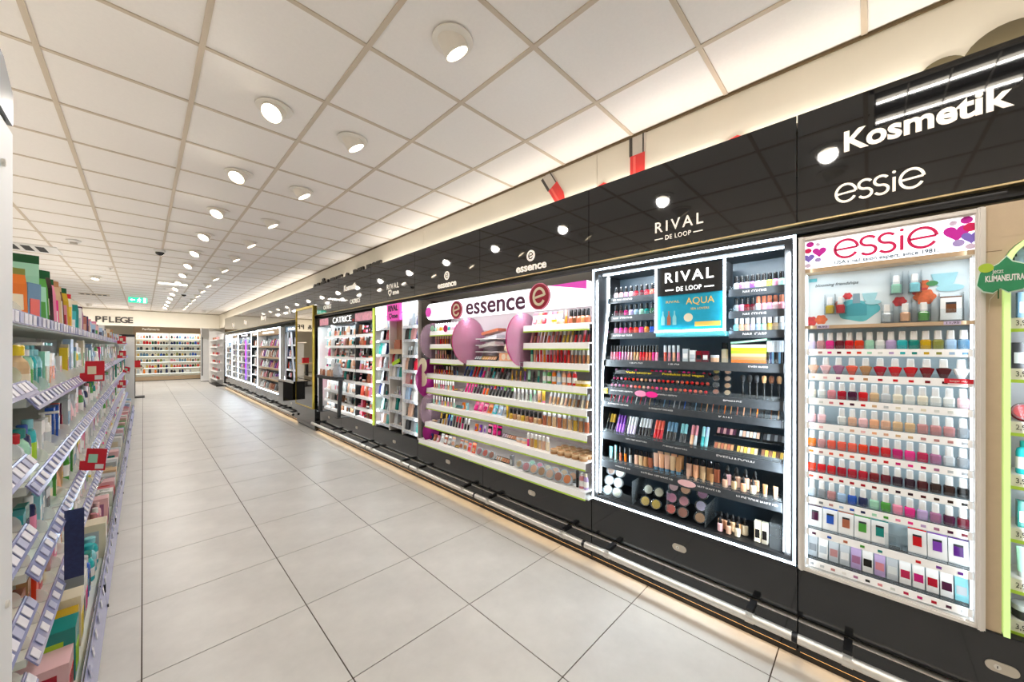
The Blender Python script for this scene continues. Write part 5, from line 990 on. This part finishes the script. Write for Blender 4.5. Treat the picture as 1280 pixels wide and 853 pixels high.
t = tag(link('leaf_sign', None, None, (XF - .05, YA + .012, 1.925), (0, 0, RZ_R)), 'green leaf-shaped sign reading KLIMANEUTRAL, hung beside the lime-lit arch', 'sign')
lf = [(-.035, .01), (-.02, .065), (.0, .085), (.04, .09), (.08, .105), (.12, .135), (.15, .11), (.22, .09), (.26, .05), (.25, .01), (.2, -.02), (.13, -.03), (.09, -.01), (.05, -.03), (.0, -.02)]
obj('backing', G().poly([(x * 1.03 - .002, (z - .04) * 1.08 + .04) for x, z in lf][::-1], -.006, 0), M('leaf_edge', '#dfeee0', .5), t); lb = obj('leaf', G().poly(lf[::-1], -.010, -.006), M('leaf_green', '#2f8a5c', .45, noise=.12, nscale=9), t)
ftext('KLIMANEUTRAL', .215 * .47, m_white, lb, (.115, -.0115, .035), .04, bold=.0012, ext=.0005); ftext('Jetzt', .06 * .47, m_white, lb, (.075, -.0115, .07), .03, ext=.0005)
bd = obj('badge', G().poly(circ(.012, .09, .022, 18, 1.9), -.013, -.010), M('leaf_badge', '#a9c53a', .45), t)
t.scale = (.47, .66, .85)
obj('stalk', G().box(.075, .082, -.008, -.002, -.06, .0), C('dark green'), t); obj('wire', G().tube([(.07, -.002, -.03), (.04, .02, -.06), (.035, .034, -.12)], .001, 5), m_steel, t)

# ------------------------------------------------------------------ left gondola
m_card = M('ticket_paper', '#eceaf2', .55, noise=.05); m_tint = M('ticket_tinted', '#b9bbd6', .5, noise=.05)
PITCH = 1.27
m_under = M('shelf_metal_sage', '#dce0d8', .4, noise=.02)
m_bk = M('gondola_back', '#d9dbd2', .5, noise=.02)
NEAR_Z = (1.775, 1.55, 1.285, 1.035, .775, .50)
FAR_Z = (1.775, 1.485, 1.168, .855, .548)
LBAY = ['near', 'second', 'third', 'fourth', 'fifth', 'sixth', 'seventh', 'eighth', 'ninth', 'tenth']
DV = .042
ME_DIV = G().ring([[(-.001, .012 + DV * math.cos(a), .022 + DV * math.sin(a)) for a in [math.pi * i / 8 for i in range(9)]] + [(-.001, -.026, 0), (-.001, .05, 0)], [(.001, .012 + DV * math.cos(a), .022 + DV * math.sin(a)) for a in [math.pi * i / 8 for i in range(9)]] + [(.001, -.026, 0), (.001, .05, 0)]]).mesh('divider', m_frost)
ME_TKT = [G().prof([(-.0025, -.0385), (.0, -.0385), (.0, -.0035), (-.0025, -.0035)], -.024, .024).mesh('price_ticket', m) for m in (m_card, m_card, m_tint)]
GL = 'goods on the left gondola'
BAYS = []
for b in range(10):
    y0 = 2.165 + (b - 1) * PITCH
    U = Unit(-.295, y0, RZ_L); BAYS.append(U)        # local x along +Y, local y into the shelf (-X)
    t = U.root('gondola_bay', 'white shop shelf bay, %s of the left gondola, with tilted price rails' % LBAY[b], 'shelf')
    xa = 0 if b else .35
    obj('back_panel', G().box(xa, PITCH, .46, .48, .05, 2.0), m_bk, t)
    obj('plinth', G().box(xa, PITCH, -.02, .46, 0, .05), m_kick, t)
    obj('upright', G().box(xa, xa + .03, .43, .46, .05, 2.0), m_white, t)
    zs = NEAR_Z if b == 0 else FAR_Z
    for j, z in enumerate(zs):
        s = obj('shelf', G().box(xa + .002, PITCH - .002, .0, .455, z - .012, z).box(xa + .002, PITCH - .002, .0, .03, z - .03, z - .012), m_under, t)
        if j == 0: rl = obj('price_rail', G().prof([(-.012, z - .025), (-.008, z + .02), (-.005, z + .02), (-.008, z - .025)], xa + .003, PITCH - .003), m_railblue, s)
        else: rl = obj('price_rail', G().prof([(-.030, z - .040), (.0, z + .006), (.004, z + .004), (-.026, z - .043)], xa + .003, PITCH - .003), m_railblue, s)
        if b < 5:
            n = 14 if b < 3 else 9
            for k in range(n):
                x = xa + (PITCH - xa) * (k + .5) / n
                if x < 0.55 and b == 0: continue
                if j == 0: link('price_ticket', ME_TKT[(k + b) % 3], t, (x, -.0115, z + .018))
                else: link('price_ticket', ME_TKT[(k * 7 + j) % 3], t, (x, -.0035, z + .004), (math.radians(-33), 0, 0))
                if (j > 0 or b == 0) and k % 2 == 0: link('divider', ME_DIV, t, (x + .03, .03, z))
    bs = obj('bottom_shelf', G().box(xa + .002, PITCH - .002, -.10, .455, .175, .19), m_under, t)
    obj('price_rail', G().prof([(-.140, .03), (-.118, .205), (-.114, .205), (-.136, .03)], xa + .003, PITCH - .003), m_railblue, bs)
    if b < 5:
        for k in range(8): link('price_ticket', ME_TKT[k % 3], t, (xa + (PITCH - xa) * (k + .5) / 8, -.1215, .20), (math.radians(-7), 0, 0)).scale = (.8, 1, 1.2)
    obj('riser', G().box(xa + .003, PITCH - .003, -.112, -.110, .19, .27), m_clear, bs)
    obj('clip', G().box(PITCH - .012, PITCH, -.145, -.11, .035, .05).box(PITCH - .008, PITCH - .002, -.132, -.11, .13, .18), m_black, bs)
    obj('base_front', G().box(xa, PITCH, -.12, -.02, 0, .175), m_under, t)
# top shelf: hanging packets, boxes
def lp(b, j): return '%s of %s bay, left gondola' % (['top shelf', 'tier two', 'tier three', 'tier four', 'tier five', 'tier six'][j], LBAY[b])
Q = lambda k, *c, s=1.0, **kw: (k, c, s, kw)
zt = 1.775
row(BAYS[1], [Q('hanging_packet', 'orange', 'olive', w=.055, h=.20)], .08, .20, .045, zt, 'near corner of top shelf, second bay', GL, 3, 0, 1, -55)
row(BAYS[1], [Q('care_box', 'steel blue', 'coral', w=.07, d=.05, h=.16)], .22, .34, .04, zt, 'start of top shelf, second bay', GL, 0, 0, 1, -20)
row(BAYS[1], [Q('hanging_packet', 'mint', 'dark green', w=.13, h=.31)], .42, .58, .10, zt, 'rear of top shelf, second bay', GL, 0, 0, 1, -75)
row(BAYS[1], [Q('care_box', 'mint', 'green', w=.05, h=0.17), Q('hanging_packet', 'green', 'dark green', w=.09, h=0.25), Q('hanging_packet', 'dark brown', 'dark green', w=.09, h=0.27), Q('hanging_packet', 'pink', 'dark green', w=.09, h=0.24), Q('care_box', 'hot pink', 'white', w=.05, h=0.14), Q('hanging_packet', 'beige', 'tan', w=.10, h=0.25), Q('care_box', 'white', 'blue', w=.05, h=0.15), Q('hanging_packet', 'brown', 'beige', w=.09, h=0.24), Q('care_box', 'rose', 'crimson', w=.05, h=0.14), Q('hanging_packet', 'mustard', 'dark green', w=.10, h=0.25)], .46, 1.25, .05, zt, lp(1, 0), GL, 3, .004, 1, -38)
row(BAYS[2], [Q('care_box', 'yellow', 'orange', w=.05, h=0.15), Q('hanging_packet', 'cream', 'red', w=.09, h=0.24), Q('care_box', 'turquoise', 'white', w=.06, h=0.14), Q('hanging_packet', 'teal', 'cream', w=.10, h=0.22), Q('care_box', 'white', 'silver', w=.06, h=0.18), Q('care_box', 'white', 'mauve', w=.06, h=0.18), Q('hanging_packet', 'mauve', 'plum', w=.10, h=0.21), Q('care_box', 'copper', 'nude', w=.06, h=0.14), Q('care_box', 'navy', 'plum', w=.05, h=0.15), Q('care_box', 'dusty rose', 'brown', w=.08, h=0.13)], .03, 1.25, .06, zt, lp(2, 0), GL, 0, .006, 1, -38)
for b in (3, 4, 5, 6, 7, 8, 9):
    row(BAYS[b], [Q(nz(['care_box', 'hanging_packet']), nz(['white', 'pale pink', 'mint', 'cream', 'silver', 'tan', 'pale blue']), nz(['navy', 'green', 'pink', 'tan']), w=.08, h=R.uniform(.10, .16)) for _ in range(7 if b < 7 else 5)], .04, 1.23, .06, zt, lp(b, 0), GL, 0, .006, 1, -30)
row(BAYS[0], [Q('cleanser_bottle', 'beige', 'yellow', 'olive', s=1.0), Q('cleanser_bottle', 'green', 'white', 'lime', s=1.05)], .88, 1.2, .06, 1.55, lp(0, 1), GL)
row(BAYS[0], [Q('cleanser_bottle', 'silver', 'red', 'white', s=1.05), Q('cleanser_bottle', 'mint', 'teal', 'cream', s=1.1), Q('cleanser_bottle', 'silver', 'blue', 'navy', s=1.05)], .84, 1.25, .065, 1.285, lp(0, 2), GL)
row(BAYS[0], [Q('lotion_bottle', 'teal', 'aqua', 'navy', s=1.0), Q('care_box', 'charcoal', 'red', w=.14, d=.05, h=.13)], .88, 1.22, .06, 1.035, lp(0, 3), GL)
row(BAYS[0], [Q('care_box', 'pale pink', 'rose', w=.08, h=.14), Q('hanging_packet', 'orange', 'orange red', w=.12, h=.17)], .90, 1.22, .06, .775, lp(0, 4), GL)
row(BAYS[0], [Q('care_box', 'teal', 'aqua', w=.10, h=.12), Q('hanging_packet', 'peach', 'orange', w=.10, h=.17)], .92, 1.22, .06, .50, lp(0, 5), GL)
row(BAYS[1], [Q('cleanser_bottle', 'beige', 'yellow', 'cream', s=1.05), Q('lotion_bottle', 'green', 'white', 'lime', s=1.1), Q('pump_bottle', 'mint', 'white', 'green'), Q('pump_bottle', 'turquoise', 'aqua', 'teal'), Q('pump_bottle', 'aqua', 'aqua', 'teal'), Q('care_box', 'mint', 'olive', w=.09, h=.17), Q('care_box', 'cream', 'orange', w=.07, h=.16), Q('care_box', 'white', 'orange', w=.05, h=.16), Q('cosmetic_tube', 'white', 'silver', s=1.3), Q('carton', 'aqua', 'blue', w=.07, h=.13), Q('cosmetic_tube', 'pearl', 'white', s=1.3), Q('carton', 'white', 'pale pink', w=.06, h=.14), Q('cosmetic_tube', 'white', 'silver', s=1.3)], .04, 1.24, .05, 1.485, lp(1, 1), GL, 0, .006)
row(BAYS[1], [Q('cleanser_bottle', 'silver', 'red', 'white', s=.98), Q('cleanser_bottle', 'mint', 'teal', 'cream', s=1.02), Q('lotion_bottle', 'navy', 'blue', 'white', s=1.05), Q('lotion_bottle', 'turquoise', 'aqua', 'lime', s=1.1), Q('cosmetic_tube', 'white', 'silver', s=1.5), Q('carton', 'white', 'silver', w=.06, h=.17), Q('carton', 'white', 'grey', w=.06, h=.16), Q('pump_bottle', 'white', 'white', 'silver', s=.9), Q('carton', 'cream', 'white', w=.05, h=.16), Q('carton', 'blue', 'navy', w=.08, h=.19), Q('carton', 'blue', 'pale blue', w=.08, h=.19), Q('carton', 'orange red', 'white', w=.05, h=.19), Q('carton', 'plum', 'red', w=.05, h=.18)], .04, 1.24, .05, 1.168, lp(1, 2), GL, 0, .006)
row(BAYS[1], [Q('care_box', 'charcoal', 'red', w=.10, d=.05, h=.13), Q('carton', 'turquoise', 'white', w=.09, h=.17), Q('carton', 'teal', 'navy', w=.07, h=.17), Q('lotion_bottle', 'navy', 'white', 'pink', s=.95), Q('carton', 'aqua', 'white', w=.08, h=.15), Q('carton', 'steel blue', 'white', w=.07, h=.17), Q('carton', 'silver', 'charcoal', w=.08, h=.12), Q('lotion_bottle', 'mint', 'dark green', 'cream', s=.95), Q('carton', 'green', 'cream', w=.06, h=.17), Q('cosmetic_tube', 'peach', 'copper', s=1.3), Q('carton', 'beige', 'gold', w=.06, h=.15)], .04, 1.24, .05, .855, lp(1, 3), GL, 0, .006)
row(BAYS[1], [Q('hanging_packet', 'orange', 'orange red', w=.10, h=.17), Q('carton', 'copper', 'beige', w=.08, h=.16), Q('carton', 'tan', 'copper', w=.07, h=.16), Q('carton', 'orange red', 'coral', w=.07, h=.17), Q('carton', 'red', 'white', w=.06, h=.18), Q('carton', 'yellow', 'mustard', w=.07, h=.18), Q('carton', 'pale pink', 'rose', w=.08, h=.14), Q('carton', 'pink', 'white', w=.07, h=.14), Q('cosmetic_tube', 'white', 'peach', s=1.3), Q('carton', 'peach', 'white', w=.07, h=.14)], .04, 1.24, .05, .548, lp(1, 4), GL, 0, .006)
pals = [['white', 'pale blue', 'silver', 'mint', 'cream'], ['white', 'navy', 'teal', 'pale pink', 'silver'], ['white', 'pearl', 'green', 'pink', 'lavender'], ['pale pink', 'white', 'peach', 'cream', 'lilac']]
for b in range(2, 10):
    for j in range(1, 5):
        n = 13 if b < 4 else 9 if b < 6 else 6
        its = []
        for _ in range(n):
            q = nz(['carton', 'lotion_bottle', 'cosmetic_tube', 'carton']); c = nz(pals[j - 1] + ['white'] + (['hot pink', 'yellow', 'green'] if R.random() < .3 else [])); c2 = nz(['white', 'silver', 'steel blue', 'rose', 'green'])
            its.append(Q(q, c, c2, s={'carton': 1.1, 'lotion_bottle': 1.05, 'cosmetic_tube': 1.5}[q], **(dict(w=.07, h=round(R.uniform(.15, .23), 2)) if q == 'carton' else {})))
        row(BAYS[b], its, .04, 1.24, .045, FAR_Z[j], lp(b, j), GL, 0, .008)
# bottom shelf goods
zb = .19
def bot(b): return 'bottom shelf of %s bay, left gondola' % LBAY[b]
row(BAYS[0], [Q('care_box', 'pale pink', 'crimson', w=.18, d=.14, h=.10)], .95, 1.25, .0, zb, bot(0), GL)
row(BAYS[1], [Q('care_box', 'pale pink', 'crimson', w=.15, d=.16, h=.17), Q('care_box', 'teal', 'lime', w=.13, d=.17, h=.24), Q('care_box', 'mustard', 'brown', w=.11, d=.15, h=.22), Q('care_box', 'cream', 'yellow', w=.12, d=.16, h=.25), Q('care_box', 'white', 'charcoal', w=.12, d=.15, h=.24), Q('care_box', 'white', 'hot pink', w=.10, d=.15, h=.23)], .22, 1.02, .0, zb, bot(1), GL)
row(BAYS[1], [Q('lotion_bottle', 'blue', 'pearl', 'navy', s=1.2), Q('lotion_bottle', 'blue', 'pearl', 'steel blue', s=1.2), Q('lotion_bottle', 'blue', 'silver', 'navy', s=1.2)], 1.03, 1.26, -.045, zb, 'front of ' + bot(1), GL)
row(BAYS[1], [Q('lotion_bottle', 'blue', 'silver', 'navy', s=1.2), Q('lotion_bottle', 'navy', 'silver', 'blue', s=1.2)], 1.03, 1.26, .05, zb, 'rear of ' + bot(1), GL)
row(BAYS[2], [Q('cleanser_bottle', 'turquoise', 'teal', 'white', s=1.0), Q('cleanser_bottle', 'aqua', 'turquoise', 'silver', s=1.0), Q('cleanser_bottle', 'turquoise', 'aqua', 'white', s=1.0)], .04, .42, -.04, zb, 'front of ' + bot(2), GL)
row(BAYS[2], [Q('cleanser_bottle', 'teal', 'turquoise', 'aqua', s=1.1), Q('cleanser_bottle', 'turquoise', 'turquoise', 'aqua', s=1.1), Q('cleanser_bottle', 'teal', 'turquoise', 'aqua', s=1.1)], .04, .42, .06, zb, 'rear of ' + bot(2), GL)
row(BAYS[2], [Q('care_box', 'cream', 'silver', w=.15, d=.16, h=.24), Q('care_box', 'lime', 'mint', w=.10, d=.13, h=.20), Q('lotion_bottle', 'pale pink', 'rose', 'cream', s=1.2), Q('lotion_bottle', 'rose', 'white', 'pale pink', s=1.2), Q('lotion_bottle', 'pale pink', 'pale pink', 'rose', s=1.2), Q('care_box', 'pale pink', 'mauve', w=.12, d=.12, h=.22)], .44, 1.25, -.03, zb, bot(2), GL)
row(BAYS[3], [Q('pump_bottle', 'green', 'white', 'lime', s=.95), Q('pump_bottle', 'lime', 'white', 'green', s=.95), Q('pump_bottle', 'green', 'white', 'lime', s=.95)], .03, .30, -.03, zb, 'front of ' + bot(3), GL)
row(BAYS[3], [Q('care_box', 'white', 'silver', w=.15, d=.15, h=.14), Q('care_box', 'rose', 'pale pink', w=.15, d=.15, h=.12), Q('care_box', 'pale pink', 'coral', w=.15, d=.15, h=.16), Q('care_box', 'silver', 'white', w=.15, d=.15, h=.18), Q('care_box', 'beige', 'cream', w=.15, d=.15, h=.2), Q('cleanser_bottle', 'olive', 'lime', 'cream', s=.9)], .34, 1.25, -.02, zb, bot(3), GL)
for b in range(4, 10): row(BAYS[b], [Q('care_box', nz(['white', 'silver', 'rose', 'pale pink', 'green', 'pale blue']), nz(['cream', 'pink', 'teal']), w=.15, d=.15, h=round(R.uniform(.14, .26), 2)) for _ in range(5)], .03, 1.25, -.01, zb, bot(b), GL)
# red offer flags clipped to the rails
def flag(b, x, z, size, label, tilt=0):
    U = BAYS[b]; t = tag(link('offer_flag', None, None, U.w(x, -.02, z), (0, 0, 0)), label, 'price flag', 'red offer flags'); t.scale = (1, 1, 1.65)
    a = size; m = Matrix.Rotation(math.radians(tilt), 4, 'Y')
    obj('card', G().poly([(-a * .1, -a * .85), (a * 1.0, -a * .85), (a, 0), (a * .12, 0), (a * .10, -a * .48), (-a * .12, -a * .50)][::1], -.004, 0).xf(m), M('sale_red', '', .4), t)
    obj('picture', G().box(a * .22, a * .62, -.005, -.004, -a * .55, -a * .22).xf(m), C('mint' if tilt else 'cream'), t); obj('price_field', G().box(a * .55, a * .92, -.006, -.005, -a * .78, -a * .60).xf(m), m_white, t)
flag(2, .20, 1.585, .095, 'large red offer flag with cream picture on second tier rail', 0)
flag(2, .31, 1.0, .105, 'large red offer flag on the fourth tier rail, slightly tilted', 8)
flag(5, 1.15, 1.856, .085, 'small red offer flag at the top shelf far along the gondola', 0)
flag(5, 1.2, 1.628, .085, 'small red offer flag on the second tier far along', 0)
flag(8, .02, 1.29, .09, 'small dark red offer flag at mid height, farthest of the flags', 12)
flag(5, 1.18, 1.16, .085, 'small red offer flag on the third tier far along', 0)
# denim-blue sample card on a clear arm
t = tag(link('sample_card', None, None, (-.24, 2.83, .885)), 'navy fabric sample card hanging from a clear arm on the rail', 'sample')
obj('card', G().box(-.032, .032, -.003, .003, -.36, -.02), M('denim_navy', '#2f3a66', .8, noise=.3, nscale=60), t); obj('card_foot', G().box(-.032, .032, -.004, .004, -.41, -.36), C('grey'), t)
obj('arm', G().tube([(-.08, .0, .02), (0, 0, .02), (.05, 0, .03), (.09, .25, .06)], .004, 6), m_clear, t); obj('hook', G().tube([(0, 0, .02), (0, 0, -.02)], .003, 6), m_steel, t)
# closing panel of the gondola and the white end panel next to the viewer
t = tag(link('gondola_end_panel', None, None, (-.40, 13.65, 0)), 'tall white gondola end panel with a black cap at the far end of the shelves', 'panel')
obj('panel', G().box(-.40, .245, 0, .04, .02, 1.96), m_white, t); obj('cap', G().box(-.41, .25, -.01, .05, 1.96, 2.02), m_black, t); obj('foot', G().box(-.40, .245, 0, .04, 0, .02), m_kick, t)
t = tag(link('display_end_panel', None, None, (-.150, 0, 0)), 'off-white steel end panel with two screws at the near edge of the shelves', 'panel')
obj('panel', G().box(-.45, 0, .60, 1.0, .0, 2.02), m_offw, t)
for z, yy in ((1.952, .935), (1.27, .962)): obj('screw', G().lathe([(.006, 0), (.006, .003), (.003, .004)], 10).xf(Matrix.Translation((0, yy, z)) @ Matrix.Rotation(math.radians(90), 4, 'Y')), m_steel, t)
t = tag(link('sign_holder', None, None, (-.15, .90, 2.021)), 'black and grey sign holder clamped on top of the off-white end panel', 'sign holder')
obj('holder', G().prof([(-.12, 0), (.055, 0), (.055, .005), (-.015, .04), (-.12, .05)], -.03, 0), m_black, t); obj('grey_face', G().prof([(.0, .004), (.075, .004), (.075, .055), (.02, .085), (.0, .085)], -.02, .004), C('grey'), t)

bpy.context.view_layer.update()
for o, w in FIT:
    d = o.dimensions.x / max(o.scale.x, 1e-6)
    if d > 1e-6: o.scale.x = w / d

# lettering becomes ordinary meshes
bpy.context.view_layer.update(); dg = bpy.context.evaluated_depsgraph_get()
for o in [o for o in bpy.data.objects if o.type == 'FONT']:
    me = bpy.data.meshes.new_from_object(o.evaluated_get(dg)); n = o.name.split('.')[0]
    p = link(n, me, o.parent, o.location, o.rotation_euler); p.scale = o.scale
    bpy.data.objects.remove(o)
